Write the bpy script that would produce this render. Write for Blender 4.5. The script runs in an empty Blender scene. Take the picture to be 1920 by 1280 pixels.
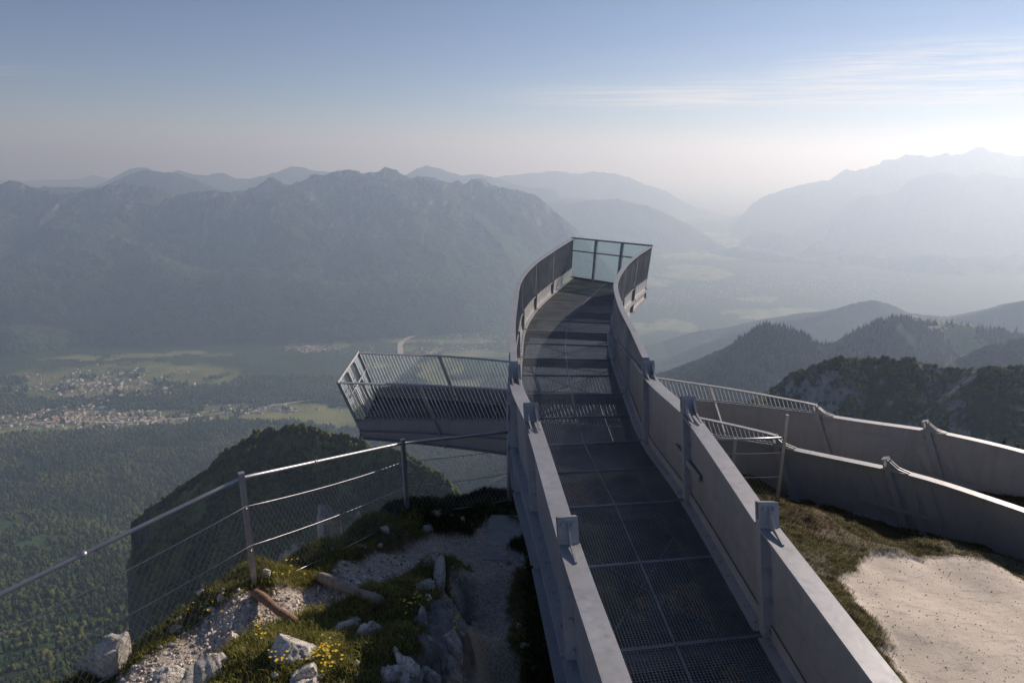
import bpy, bmesh, math, random
import numpy as np
from mathutils import Vector, Matrix, noise as mnoise
R = math.radians
random.seed(7); rng = np.random.default_rng(11)
SC = bpy.context.scene
COL = SC.collection

# ---------------------------------------------------------------- camera
PITCH = math.atan(340/1333)
cam_d = bpy.data.cameras.new('camera'); cam = bpy.data.objects.new('camera', cam_d); COL.objects.link(cam)
cam_d.sensor_width = 36.0; cam_d.lens = 36.0*1333/1920
cam_d.clip_start = 0.1; cam_d.clip_end = 200000
cam.location = (0, 0, 0); cam.rotation_euler = (R(90)-PITCH, 0, 0)
SC.camera = cam

# ---------------------------------------------------------------- sky, sun, exposure
SUN_AZ, SUN_EL = R(47), R(26)          # azimuth to the right of straight ahead, elevation
W = bpy.data.worlds.new('World'); SC.world = W; W.use_nodes = True
nt = W.node_tree; nt.nodes.clear()
wo = nt.nodes.new('ShaderNodeOutputWorld'); bg = nt.nodes.new('ShaderNodeBackground'); sk = nt.nodes.new('ShaderNodeTexSky')
sk.sky_type = 'NISHITA'; sk.sun_disc = False
sk.sun_elevation = SUN_EL; sk.sun_rotation = SUN_AZ
sk.altitude = 2050; sk.air_density = 1.0; sk.dust_density = 0.0; sk.ozone_density = 2.2
bg.inputs['Strength'].default_value = 0.073
tn = nt.nodes.new('ShaderNodeMix'); tn.data_type = 'RGBA'; tn.blend_type = 'MULTIPLY'; tn.inputs[0].default_value = 1.0; tn.inputs[7].default_value = (1.06, 0.94, 1.01, 1)
nt.links.new(sk.outputs[0], tn.inputs[6])
# thin high cloud: a noise layer on a plane far above, looked up by direction
def wn(t, **k):
    n = nt.nodes.new('ShaderNode'+t)
    for a_, b_ in k.items(): setattr(n, a_, b_)
    return n
def wm(op, a_, b_=0.0, clamp=False):
    n = wn('Math', operation=op, use_clamp=clamp)
    for i_, q in enumerate((a_, b_)):
        if isinstance(q, (int, float)): n.inputs[i_].default_value = q
        else: nt.links.new(q, n.inputs[i_])
    return n.outputs[0]
tcw = wn('TexCoord'); sx = wn('SeparateXYZ'); nt.links.new(tcw.outputs['Generated'], sx.inputs[0])
zz = wm('MAXIMUM', sx.outputs[2], 0.012); px_ = wm('DIVIDE', sx.outputs[0], zz); py_ = wm('DIVIDE', sx.outputs[1], zz)
def cloud_layer(cx, cy, lx, ly, rot, scale, stretch, lo, hi, seed, amount):
    cb = wn('CombineXYZ'); nt.links.new(px_, cb.inputs[0]); nt.links.new(py_, cb.inputs[1])
    mp = wn('Mapping', vector_type='TEXTURE'); nt.links.new(cb.outputs[0], mp.inputs[0]); mp.inputs['Location'].default_value = (cx, cy, 0); mp.inputs['Rotation'].default_value = (0, 0, rot)
    m1 = wn('Mapping'); nt.links.new(mp.outputs[0], m1.inputs[0]); m1.inputs['Scale'].default_value = (1/lx, 1/ly, 0)
    g = wn('TexGradient', gradient_type='SPHERICAL'); nt.links.new(m1.outputs[0], g.inputs[0])
    m2 = wn('Mapping'); nt.links.new(mp.outputs[0], m2.inputs[0]); m2.inputs['Scale'].default_value = (scale, scale*stretch, 1); m2.inputs['Location'].default_value = (seed, seed*2.1, seed)
    n = wn('TexNoise'); nt.links.new(m2.outputs[0], n.inputs['Vector']); n.inputs['Scale'].default_value = 1.0; n.inputs['Detail'].default_value = 10; n.inputs['Roughness'].default_value = 0.62; n.inputs['Distortion'].default_value = 0.7
    r = wn('MapRange', clamp=True); nt.links.new(n.outputs[0], r.inputs[0]); r.inputs[1].default_value = lo; r.inputs[2].default_value = hi
    e = wn('MapRange', clamp=True); nt.links.new(g.outputs[1], e.inputs[0]); e.inputs[1].default_value = 0.0; e.inputs[2].default_value = 0.5
    return wm('MULTIPLY', wm('MULTIPLY', r.outputs[0], e.outputs[0]), amount)
c1 = cloud_layer(5.2, 7.9, 2.6, 2.4, R(-14), 0.9, 2.6, 0.36, 0.66, 3.1, 0.62)
c2 = cloud_layer(5.6, 11.8, 6.5, 3.6, R(-10), 0.5, 3.2, 0.36, 0.66, 8.3, 0.62)
c4 = cloud_layer(7.0, 12.0, 8.0, 8.0, R(-14), 0.22, 2.2, 0.22, 0.75, 1.3, 0.22)
c3 = cloud_layer(-6.3, 8.6, 1.4, 0.9, R(10), 2.0, 3.5, 0.48, 0.70, 5.2, 0.20)
cl = wm('ADD', wm('ADD', c1, c2), wm('ADD', c3, c4), True)
cm = nt.nodes.new('ShaderNodeMix'); cm.data_type = 'RGBA'; nt.links.new(cl, cm.inputs[0]); nt.links.new(tn.outputs[2], cm.inputs[6]); cm.inputs[7].default_value = (11.5, 10.9, 10.6, 1)
nt.links.new(cm.outputs[2], bg.inputs[0]); nt.links.new(bg.outputs[0], wo.inputs[0])
sd = Vector((math.sin(SUN_AZ)*math.cos(SUN_EL), math.cos(SUN_AZ)*math.cos(SUN_EL), math.sin(SUN_EL)))
sl = bpy.data.lights.new('sun', 'SUN'); sun = bpy.data.objects.new('sun', sl); COL.objects.link(sun)
sl.energy = 4.7; sl.angle = R(0.6); sl.color = (1.0, 0.87, 0.76)
sun.rotation_euler = (-sd).to_track_quat('-Z', 'Y').to_euler()
SC.view_settings.view_transform = 'Standard'; SC.view_settings.look = 'None'
SC.view_settings.exposure = 0.0; SC.view_settings.gamma = 1.0
SC.cycles.max_bounces = 6; SC.cycles.volume_bounces = 2; SC.cycles.transparent_max_bounces = 24
SC.cycles.diffuse_bounces = 2; SC.cycles.glossy_bounces = 2; SC.cycles.transmission_bounces = 4
SC.cycles.use_denoising = True
SC.cycles.sample_clamp_indirect = 4.0

# ---------------------------------------------------------------- helpers
def tag(o, label=None, cat=None, group=None, kind=None):
    if label: o['label'] = label
    if cat: o['category'] = cat
    if group: o['group'] = group
    if kind: o['kind'] = kind
    return o
def mesh_np(name, verts, faces, mats=None, smooth=False, parent=None, mi=None):
    """verts (n,3), faces (m,3|4) arrays -> one linked mesh object"""
    verts = np.asarray(verts, dtype=np.float32); faces = np.asarray(faces, dtype=np.int32)
    me = bpy.data.meshes.new(name); k = faces.shape[1]
    me.vertices.add(len(verts)); me.vertices.foreach_set('co', verts.ravel())
    me.loops.add(faces.size); me.loops.foreach_set('vertex_index', faces.ravel())
    me.polygons.add(len(faces)); me.polygons.foreach_set('loop_start', np.arange(0, faces.size, k, dtype=np.int32))
    for m in (mats or []): me.materials.append(m)
    if mi is not None: me.polygons.foreach_set('material_index', np.asarray(mi, dtype=np.int32))
    me.update(calc_edges=True)
    me.polygons.foreach_set('use_smooth', np.full(len(faces), smooth, dtype=bool))
    o = bpy.data.objects.new(name, me); COL.objects.link(o)
    if parent: o.parent = parent
    return o
def empty(name, loc=(0, 0, 0)):
    o = bpy.data.objects.new(name, None); COL.objects.link(o); o.location = loc; o.empty_display_size = 0.1
    return o
def attr(o, name, arr):
    a = o.data.attributes.new(name, 'FLOAT', 'POINT'); a.data.foreach_set('value', np.asarray(arr, dtype=np.float32))
def copy_thing(o, loc, rz=0.0, s=(1, 1, 1), label=None, group=None):
    r = o.copy(); COL.objects.link(r); r.location = loc; r.rotation_euler = (0, 0, rz); r.scale = s
    for ch in o.children:
        c = ch.copy(); COL.objects.link(c); c.parent = r
    if label: r['label'] = label
    if group: r['group'] = group
    return r
class MB:
    """collects quads/boxes/tubes into one mesh"""
    def __init__(s): s.v = []; s.f = []; s.n = 0
    def add(s, v, f):
        s.v.append(np.asarray(v, float)); s.f.append(np.asarray(f, int)+s.n); s.n += len(v)
    def hexa(s, p):      # 8 corner points: bottom 4, top 4
        s.add(p, [[0, 3, 2, 1], [4, 5, 6, 7], [0, 1, 5, 4], [1, 2, 6, 5], [2, 3, 7, 6], [3, 0, 4, 7]])
    def obox(s, c, ax, ay, az, sx, sy, sz):   # centre, unit axes, full sizes
        c = np.array(c, float); ax = np.array(ax)*sx/2; ay = np.array(ay)*sy/2; az = np.array(az)*sz/2
        s.hexa([c-ax-ay-az, c+ax-ay-az, c+ax+ay-az, c-ax+ay-az, c-ax-ay+az, c+ax-ay+az, c+ax+ay+az, c-ax+ay+az])
    def bar(s, a, b, w, h, up=(0, 0, 1)):     # rectangular bar from a to b, width w, height h
        a = np.array(a, float); b = np.array(b, float); d = b-a; L = np.linalg.norm(d)
        if L < 1e-6: return
        d /= L; up = np.array(up, float); x = np.cross(d, up); nx = np.linalg.norm(x)
        if nx < 1e-5: x = np.cross(d, np.array([1, 0, 0.])); nx = np.linalg.norm(x)
        x /= nx; u = np.cross(x, d)
        s.obox((a+b)/2, x, d, u, w, L, h)
    def tube(s, pts, r, n=8, cap=True, rs=None):
        pts = np.array(pts, float); m = len(pts); V = []
        T = np.gradient(pts, axis=0) if m > 2 else np.array([pts[1]-pts[0]]*2)
        prev = None
        for i in range(m):
            t = T[i]/np.linalg.norm(T[i])
            if prev is None:
                a = np.cross(t, [0, 0, 1.]); 
                if np.linalg.norm(a) < 1e-3: a = np.cross(t, [1., 0, 0])
            else: a = prev-t*np.dot(prev, t)
            a /= np.linalg.norm(a); prev = a; b = np.cross(t, a)
            rr = r if rs is None else rs[i]
            for k in range(n):
                th = 2*math.pi*k/n; V.append(pts[i]+rr*(math.cos(th)*a+math.sin(th)*b))
        F = [[i*n+k, i*n+(k+1) % n, (i+1)*n+(k+1) % n, (i+1)*n+k] for i in range(m-1) for k in range(n)]
        if cap:
            V.append(pts[0]); V.append(pts[-1]); c0 = m*n; c1 = c0+1
            F += [[c0, (k+1) % n, k, k] for k in range(n)]; F += [[c1, (m-1)*n+k, (m-1)*n+(k+1) % n, (m-1)*n+(k+1) % n] for k in range(n)]
        s.add(V, F)
    def build(s, name, mat, parent=None, smooth=False):
        v = np.concatenate(s.v); f = np.concatenate(s.f)
        if (f[:, 2] == f[:, 3]).any():       # mixed tris: go through from_pydata
            me = bpy.data.meshes.new(name)
            me.from_pydata(v.tolist(), [], [tuple(q[:3]) if q[2] == q[3] else tuple(q) for q in f.tolist()]); me.materials.append(mat)
            me.polygons.foreach_set('use_smooth', np.full(len(me.polygons), smooth, dtype=bool)); me.update()
            o = bpy.data.objects.new(name, me); COL.objects.link(o)
            if parent: o.parent = parent
            return o
        return mesh_np(name, v, f, [mat], smooth, parent)
# lattice noise on arrays
def _h(ix, iy, seed):
    n = (ix.astype(np.int64)*374761393+iy.astype(np.int64)*668265263+seed*974711) & 0xffffffff
    n = ((n ^ (n >> 13))*1274126177) & 0xffffffff
    n = n ^ (n >> 16)
    return (n & 0xffff)/65535.0
def vnoise(x, y, seed=0):
    ix = np.floor(x); iy = np.floor(y); fx = x-ix; fy = y-iy
    fx = fx*fx*fx*(fx*(fx*6-15)+10); fy = fy*fy*fy*(fy*(fy*6-15)+10)
    a = _h(ix, iy, seed); b = _h(ix+1, iy, seed); c = _h(ix, iy+1, seed); d = _h(ix+1, iy+1, seed)
    return ((a*(1-fx)+b*fx)*(1-fy)+(c*(1-fx)+d*fx)*fy)*2-1
def fbm(x, y, o=5, seed=0, g=0.5):
    s = 0; a = 1.0; t = 0
    for i in range(o):
        ca, sa = math.cos(0.5+i), math.sin(0.5+i)
        s = s+a*vnoise(x*ca-y*sa+17.3*i, x*sa+y*ca-9.1*i, seed+i); t += a; a *= g; x = x*2.03; y = y*2.03
    return s/t
def ridged(x, y, o=5, seed=0):
    s = 0; a = 1.0; t = 0
    for i in range(o):
        ca, sa = math.cos(0.9+i), math.sin(0.9+i)
        s = s+a*(1-2*np.abs(vnoise(x*ca-y*sa+7.3*i, x*sa+y*ca+3.1*i, seed+i))); t += a; a *= 0.5; x = x*2.03; y = y*2.03
    return s/t
def sstep(a, b, x):
    t = np.clip((x-a)/(b-a), 0, 1); return t*t*(3-2*t)
# ---- material node shorthand
class M:
    def __init__(s, name):
        s.m = bpy.data.materials.new(name); s.m.use_nodes = True; s.t = s.m.node_tree; s.t.nodes.clear()
        s.out = s.t.nodes.new('ShaderNodeOutputMaterial')
    def n(s, typ, **kw):
        nd = s.t.nodes.new('ShaderNode'+typ)
        for k, v in kw.items():
            if k.startswith('_'): setattr(nd, k[1:], v)
            else:
                key = int(k[1:]) if k[0] == 'i' and k[1:].isdigit() else k.replace('_', ' ')
                s.put(nd.inputs[key], v)
        return nd
    def put(s, sock, v):
        if hasattr(v, 'outputs'): s.t.links.new(v.outputs[0], sock)
        elif isinstance(v, bpy.types.NodeSocket): s.t.links.new(v, sock)
        else:
            if isinstance(v, (tuple, list)) and len(v) == 3 and sock.type == 'RGBA': v = (*v, 1)
            sock.default_value = v
    def pos(s, scale=1.0, obj=False):
        if obj: c = s.n('TexCoord').outputs['Object']
        else: c = s.n('NewGeometry').outputs['Position']
        if scale == 1.0: return c
        mp = s.n('VectorMath', _operation='SCALE'); s.put(mp.inputs[0], c); mp.inputs[3].default_value = scale; return mp.outputs[0]
    def noise(s, vec, scale, detail=4, rough=0.55, dist=0.0):
        nd = s.n('TexNoise', Scale=scale, Detail=detail, Roughness=rough, Distortion=dist); s.put(nd.inputs['Vector'], vec); return nd.outputs[0]
    def ramp(s, fac, stops, interp='LINEAR'):
        r = s.n('ValToRGB'); r.color_ramp.interpolation = interp; e = r.color_ramp.elements
        while len(e) < len(stops): e.new(0.5)
        for i, (p, c) in enumerate(stops):
            e[i].position = p; e[i].color = (c, c, c, 1) if not isinstance(c, (tuple, list)) else (*c, 1)
        s.put(r.inputs[0], fac); return r.outputs[0]
    def mix(s, fac, a, b, mode='MIX'):
        nd = s.n('Mix', _data_type='RGBA', _blend_type=mode); s.put(nd.inputs[0], fac); s.put(nd.inputs[6], a); s.put(nd.inputs[7], b); return nd.outputs[2]
    def math(s, op, a, b=0.0, clamp=False):
        nd = s.n('Math', _operation=op, _use_clamp=clamp); s.put(nd.inputs[0], a); s.put(nd.inputs[1], b); return nd.outputs[0]
    def attr(s, name):
        return s.n('Attribute', _attribute_name=name).outputs['Fac']
    def bump(s, h, strength=0.5, dist=0.1, normal=None):
        nd = s.n('Bump', Strength=strength, Distance=dist); s.put(nd.inputs['Height'], h)
        if normal is not None: s.put(nd.inputs['Normal'], normal)
        return nd.outputs[0]
    def bsdf(s, color, rough=0.8, metal=0.0, normal=None, spec=None, **kw):
        b = s.n('BsdfPrincipled'); s.put(b.inputs['Base Color'], color); s.put(b.inputs['Roughness'], rough); s.put(b.inputs['Metallic'], metal)
        if normal is not None: s.put(b.inputs['Normal'], normal)
        if spec is not None: s.put(b.inputs['Specular IOR Level'], spec)
        s.t.links.new(b.outputs[0], s.out.inputs[0]); return b

# ---------------------------------------------------------------- distant land, metres, camera height = 0
ZV = -1330.0
def ray(u, v):      # viewing direction per image point of a 1920 px wide picture, as (x, y, z)
    w = v-640.0; cp, sp = math.cos(PITCH), math.sin(PITCH)
    return np.array([u-960.0, 1333*cp-w*sp, -1333*sp-w*cp])
def crest(pts, D):  # a ridge line measured as bearing and elevation, standing D metres ahead
    out = []
    for p in pts:
        d = ray(p[0], p[1]); t = (p[2] if len(p) > 2 else D)/d[1]; out.append(d*t)
    return np.array(out)
def polar(x0, x1, y0, y1, nu, nr, logr=True):
    """fan-shaped grid: x/y slope from x0 to x1, distance y0..y1"""
    a = np.linspace(x0, x1, nu)
    r = np.exp(np.linspace(math.log(y0), math.log(y1), nr)) if logr else np.linspace(y0, y1, nr)
    A, Y = np.meshgrid(a, r); return A*Y, Y
def grid_faces(nr, nu):
    i = np.arange(nr-1)[:, None]*nu+np.arange(nu-1)[None, :]; i = i.ravel()
    return np.stack([i, i+1, i+1+nu, i+nu], 1)
def ridge_h(X, Y, P, kf, kb, spur=(900, 300), amp=(0.35, 0.2), seed=0, pw=1.0, endk=0.0, segk=None):
    """height field of one ridge: falls off both sides with spurs and gullies"""
    H = np.full(X.shape, -1e9, dtype=np.float64); s0 = 0.0
    for i in range(len(P)-1):
        a, b = P[i], P[i+1]; dx, dy = b[0]-a[0], b[1]-a[1]; L2 = dx*dx+dy*dy; L = math.sqrt(L2)
        q = np.clip(((X-a[0])*dx+(Y-a[1])*dy)/L2, 0, 1)
        ex = X-(a[0]+q*dx); ey = Y-(a[1]+q*dy); d = np.hypot(ex, ey)
        s = s0+q*L+0.25*ex*dx/L; zc = a[2]+q*(b[2]-a[2])
        side = ey < 0
        wob = amp[0]*vnoise(s/spur[0]+d/2500.0, d/1700.0, seed)+amp[1]*vnoise(s/spur[1], d/700.0, seed+5)
        att = sstep(0, 500.0, d)
        k = np.where(side, kf, kb)*(1+wob*att)*(segk[i] if segk else 1.0)
        drop = k*(d**pw)*(1.0 if pw == 1.0 else 300.0**(1-pw))
        if endk and i == len(P)-2:
            ov = ((X-b[0])*dx+(Y-b[1])*dy)/L; drop = drop+endk*np.clip(ov, 0, None)
        H = np.maximum(H, zc-drop); s0 += L
    return H
def land_material(name, forest=((0.018, 0.032, 0.014), (0.045, 0.07, 0.028)), rockc=((0.20, 0.19, 0.17), (0.42, 0.40, 0.37)),
                  meadow=((0.13, 0.18, 0.055), (0.29, 0.29, 0.125)), tree=12.0, bumpd=8.0):
    m = M(name); p = m.pos()
    n1 = m.noise(p, 1/(tree*2.2), 3, 0.6); n2 = m.noise(p, 1/260.0, 4, 0.6); n3 = m.noise(p, 1/tree, 2, 0.6)
    f = m.mix(m.ramp(n1, [(0.38, 0.0), (0.62, 1.0)]), forest[0], forest[1])
    f = m.mix(m.ramp(n2, [(0.42, 0.0), (0.60, 0.8)]), f, (forest[1][0]*0.9, forest[1][1]*1.25, forest[1][2]*0.9))
    mp = m.n('Mapping'); m.put(mp.inputs[0], p); mp.inputs['Scale'].default_value = (1, 1, 0.25)
    rn = m.noise(mp.outputs[0], 1/(tree*2.0), 9, 0.75); rk = m.mix(m.ramp(rn, [(0.36, 0.0), (0.64, 1.0)]), rockc[0], rockc[1]); rk = m.mix(m.ramp(m.noise(p, 1/(tree*1.4), 5, 0.7), [(0.52, 0.0), (0.60, 0.9)]), rk, f)
    md = m.mix(m.ramp(m.noise(p, 1/170.0, 3, 0.5), [(0.35, 0.0), (0.65, 1.0)]), meadow[0], meadow[1])
    c = m.mix(m.attr('meadow'), f, md); c = m.mix(m.attr('rock'), c, rk)
    b = m.bump(m.mix(m.attr('rock'), n3, rn), 1.0, bumpd); m.bsdf(c, 0.95, normal=b, spec=0.1)
    return m.m
def rockmask(X, Y, Z, Zx, Zy, base, seed=3, s=120.0):
    slope = np.hypot(Zx, Zy); n = fbm(X/s, Y/s, 5, seed)
    return sstep(0.0, 0.16, slope-base+0.45*n)
def slopes(X, Y, Z):
    du = np.stack(np.gradient(np.stack([X, Y, Z]), axis=2)); dr = np.stack(np.gradient(np.stack([X, Y, Z]), axis=1))
    n = np.cross(np.moveaxis(du, 0, -1), np.moveaxis(dr, 0, -1)); nz = np.abs(n[..., 2])+1e-9
    return n[..., 0]/nz, n[..., 1]/nz
def sheet(name, X, Y, Z, mat, rock=None, meadow=None, label=None):
    nr, nu = X.shape
    o = mesh_np(name, np.stack([X, Y, Z], -1).reshape(-1, 3), grid_faces(nr, nu), [mat], True)
    attr(o, 'rock', rock.ravel() if rock is not None else np.zeros(X.size))
    attr(o, 'meadow', meadow.ravel() if meadow is not None else np.zeros(X.size))
    return tag(o, label=label, kind='structure')

VILLAGES = [(-2325, 3480, 540, 300), (-1900, 3520, 560, 190), (-2450, 4250, 780, 400), (-1380, 3650, 420, 150), (-1430, 5090, 260, 130)]
def village_mask(X, Y):
    m = np.zeros(np.shape(X))
    for cx, cy, rx, ry in VILLAGES: m = np.maximum(m, sstep(1.15, 0.75, ((X-cx)/rx)**2+((Y-cy)/ry)**2+0.5*fbm(X/140.0, Y/140.0, 3, 77)))
    return m
# valley floor and the wooded foot slope of our own mountain
FIELDS = [
    (-2462, 4792, 261, 70, 0), (-2899, 4710, 294, 68, 0), (-2074, 4848, 226, 57, 0), (-2217, 4502, 194, 99, -0.15), (-2402, 4381, 206, 59, 0), (-893, 3499, 307, 203, 0), (-1181, 3721, 177, 105, 0), (-1331, 3475, 222, 77, 0), (-1153, 3437, 165, 68, 0), (-549, 3437, 165, 91, 0), (-2386, 3190, 103, 53, 0), (-2244, 3292, 238, 63, 0), (-2004, 3437, 165, 60, 0), (-1747, 3475, 166, 46, 0), (-1821, 3400, 217, 44, 0), (-2527, 3952, 187, 59, 0), (-1236, 5732, 79, 59, 0), (-696, 4980, 174, 75, 0.0), (-444, 5214, 323, 82, 0), (-226, 4834, 301, 99, 0), (-848, 5214, 121, 65, 0), (-275, 5955, 183, 168, 0), (-493, 4502, 141, 249, 0), (-294, 4157, 196, 193, 0), (1276, 5713, 264, 233, 0), (959, 5655, 261, 190, 0), (2222, 8652, 392, 689, 0), (2353, 10451, 392, 619, 0), (3126, 10151, 458, 467, 0), (3174, 11462, 772, 592, 0), (2574, 6217, 238, 205, 0), (2177, 6172, 284, 225, 0), (2428, 6923, 158, 140, 0), (1731, 7870, 149, 286, 0), (3235, 13148, 686, 579, 0), (4026, 12249, 549, 420, 0), (4282, 14767, 659, 484, 0), (-1269, 6786, 233, 81, 0), (-2916, 5831, 90, 40, 0), (-1451, 5056, 71, 46, 0), (-581, 6923, 211, 112, 0), (-927, 4565, 143, 51, 0)
]
def foot_z(X, Y):
    z = np.interp(Y, [14, 30, 100, 330, 700, 1000, 1500, 2200, 3000, 3700, 1e6], [-25, -46, -135, -375, -620, -845, -990, -1125, -1245, ZV, ZV])
    return z+(-70)*sstep(0.05, 0.35, X/Y)*sstep(4200, 2500, Y)
def valley_z(X, Y):
    z = foot_z(X, Y)
    amp = sstep(4200, 2600, Y)
    z = z+amp*sstep(300, 1100, Y)*(70*fbm(X/700.0, Y/700.0, 4, 21)+14*fbm(X/120.0, Y/120.0, 3, 22))
    z = z+(1-amp)*(10*fbm(X/900.0, Y/900.0, 3, 23))
    return z
def field_mask(X, Y):
    wx = X+60*fbm(X/220.0, Y/220.0, 4, 31)+160*fbm(X/900.0, Y/900.0, 2, 32); wy = Y+130*fbm(X/260.0, Y/260.0, 4, 33)
    m = np.zeros(X.shape)
    for cx, cy, rx, ry, rot in FIELDS:
        c, s = math.cos(rot), math.sin(rot); ex = (wx-cx)*c+(wy-cy)*s; ey = -(wx-cx)*s+(wy-cy)*c
        m = np.maximum(m, sstep(1.08, 0.94, (ex/rx)**2+(ey/ry)**2))
    cut = fbm(X/150.0, Y/260.0, 4, 35)
    return np.maximum(m*sstep(0.42, 0.34, cut), village_mask(X, Y)*0.75*sstep(-0.25, 0.1, fbm(X/90.0, Y/110.0, 4, 36)))
X, Y = polar(-0.95, 0.95, 14, 45000, 1100, 1000)
Z = valley_z(X, Y); mask = field_mask(X, Y)
Z = Z+np.where(mask > 0.5, 0, 3+4*fbm(X/16.0, Y/16.0, 2, 41))*sstep(9000, 4000, Y)*sstep(30, 300, Y)
m_valley = land_material('valley_land')
valley_floor = sheet('valley_floor', X, Y, Z, m_valley, meadow=mask)

m_far = land_material('mountain_land', forest=((0.012, 0.022, 0.012), (0.062, 0.074, 0.040)), tree=30.0, bumpd=34.0)
# the long massif across the valley
P = crest([(-420, 360), (-250, 352), (-120, 338), (0, 344), (25, 342), (60, 352), (95, 357), (150, 350), (215, 345), (255, 349), (300, 356), (350, 372), (392, 388), (432, 362), (480, 338), (540, 336),
           (600, 322), (650, 319), (684, 316), (692, 310), (714, 303), (738, 308), (764, 325), (785, 321), (812, 331), (835, 336), (868, 340), (897, 328),
           (930, 339), (955, 350), (978, 375), (1015, 380), (1032, 394, 7400), (1050, 418, 7200), (1066, 440, 7000)], 7600)
P2 = crest([(-40, 470, 6500), (60, 440, 6700), (110, 380, 7300), (150, 352, 7600)], 7600)
X, Y = polar(-0.95, 0.48, 3900, 10500, 1200, 620, False)
wx = X+90*fbm(X/600.0, Y/600.0, 4, 51); wy = Y+0*X
H = ridge_h(wx, wy, P, 0.62, 0.8, (1500, 420), (0.55, 0.26), 60, endk=1.2)-2500*sstep(0.36, 0.47, X/Y)
H = np.maximum(H, ridge_h(wx, wy, P2, 0.75, 0.9, (700, 300), (0.3, 0.2), 61))
up = sstep(ZV, -300, H); H = H+(up*95*ridged(X/520.0, Y/520.0, 6, 62)+18*fbm(X/90.0, Y/90.0, 4, 63))*sstep(0, 40, ZV+2000-H*0)
H = H-50*up
gx, gy = slopes(X, Y, H); rk = 0.75*rockmask(X, Y, H, gx, gy, 1.12, 64, 150.0)*sstep(-650, -150, H)+0.6*sstep(0.36, 0.5, fbm(X/60.0, Y/260.0, 5, 66))*sstep(-1000, -400, H)
md = sstep(0.2, 0.3, fbm(X/500.0, Y/500.0, 3, 67))*sstep(-260, -60, H)*0.5
massif = sheet('massif', X, Y, H, m_far, np.clip(rk, 0, 1), md)
# ranges fading away behind it
def back_range(name, pts, D, kf, seed, nu=700, nr=120, x0=-0.95, x1=0.95, depth=0.28, rock=1.0):
    P = crest(pts, D); X, Y = polar(x0, x1, D*(1-depth), D*(1+depth*0.5), nu, nr, False)
    H = ridge_h(X, Y, P, kf, 0.9, (1900, 600), (0.45, 0.2), seed, endk=0.8)
    cr_ = 150 if name == 'mountain' else 80; H = H+cr_*ridged(X/(700.0 if cr_ > 100 else 900.0), Y/(700.0 if cr_ > 100 else 900.0), 6, seed+1)-0.7*cr_
    gx, gy = slopes(X, Y, H); rk = rockmask(X, Y, H, gx, gy, 0.9, seed+2, 300.0)*rock*0.6*sstep(-500, 0, H)
    return sheet(name, X, Y, H, m_far, rk)
back_range('mountain_range', [(-400, 352), (-200, 345), (0, 347), (60, 340), (120, 347), (190, 350), (222, 335), (245, 322), (290, 318), (345, 328), (400, 342), (440, 352), (500, 352), (560, 350)], 9800, 0.5, 71, x1=0.1)
back_range('mountain_range', [(150, 352), (200, 345), (238, 318), (270, 312), (298, 320), (335, 311), (365, 320), (392, 324), (420, 318), (440, 329), (480, 322), (520, 316), (545, 310), (590, 317), (640, 318), (700, 330), (760, 325), (800, 309), (832, 318), (872, 324), (900, 324), (940, 334), (990, 350), (1040, 352)], 13500, 0.45, 74)
back_range('mountain_range', [(-300, 335), (-100, 330), (0, 336), (110, 335), (175, 327), (230, 342)], 19000, 0.4, 77, x1=0.0)
back_range('mountain_range', [(860, 345), (940, 330), (1000, 322), (1060, 318), (1100, 321), (1150, 322), (1200, 338), (1240, 352), (1290, 380), (1340, 398), (1400, 408)], 17000, 0.42, 80, x0=-0.4, x1=0.7)
back_range('mountain_range', [(960, 395), (1040, 378), (1100, 368), (1160, 372), (1210, 384), (1260, 402), (1300, 425), (1330, 448)], 11500, 0.42, 83, x0=-0.3, x1=0.8)
back_range('mountain_range', [(1180, 400), (1300, 392), (1380, 372), (1420, 378), (1500, 392), (1600, 400), (1800, 380)], 30000, 0.4, 90, x0=0.05, x1=0.9)
# the great hazy mountain on the right
back_range('mountain', [(1380, 446, 12500), (1440, 420, 12800), (1500, 402), (1540, 380), (1590, 345), (1622, 315), (1665, 297), (1700, 291), (1735, 288), (1760, 281), (1800, 286), (1835, 276), (1880, 283), (1960, 286), (2100, 270), (2300, 300)], 14000, 0.5, 93, nu=700, nr=260, x0=0.0, depth=0.36)
back_range('mountain', [(1400, 470, 10500), (1520, 430, 11000), (1600, 380), (1660, 345), (1720, 328), (1800, 322), (1860, 324), (1940, 326), (2200, 310)], 11600, 0.52, 96, nu=700, nr=260, x0=0.0, depth=0.36)

# nearer wooded ridges on the right
m_near = land_material('ridge_land', forest=((0.008, 0.014, 0.009), (0.026, 0.036, 0.018)), rockc=((0.14, 0.14, 0.13), (0.32, 0.31, 0.29)), meadow=((0.16, 0.21, 0.06), (0.30, 0.30, 0.12)), tree=9.0, bumpd=6.0)
def near_ridge(name, pts, D, kf, kb, seed, x0, x1, depth, nu=700, nr=260, spur=(400, 130), amp=(0.4, 0.25), rough=14, rockbase=1.1, tree=10.0, rocky=1.0, mat=None, meadow=None, wood=5.0):
    P = crest(pts, D); ya = D*(1-depth); yb = D*(1+depth)
    X, Y = polar(x0, x1, ya, yb, nu, nr, False)
    H = ridge_h(X, Y, P, kf, kb, spur, amp, seed)
    H = H+rough*fbm(X/(D*0.09), Y/(D*0.09), 5, seed+1)
    gx, gy = slopes(X, Y, H); rk = rockmask(X, Y, H, gx, gy, rockbase, seed+2, D*0.04)*rocky
    H = H+wood*fbm(X/(tree*1.2), Y/(tree*1.2), 2, seed+3)*(1-rk)
    return sheet(name, X, Y, H, mat or m_near, rk, meadow(X, Y, H) if meadow else None)
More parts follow.
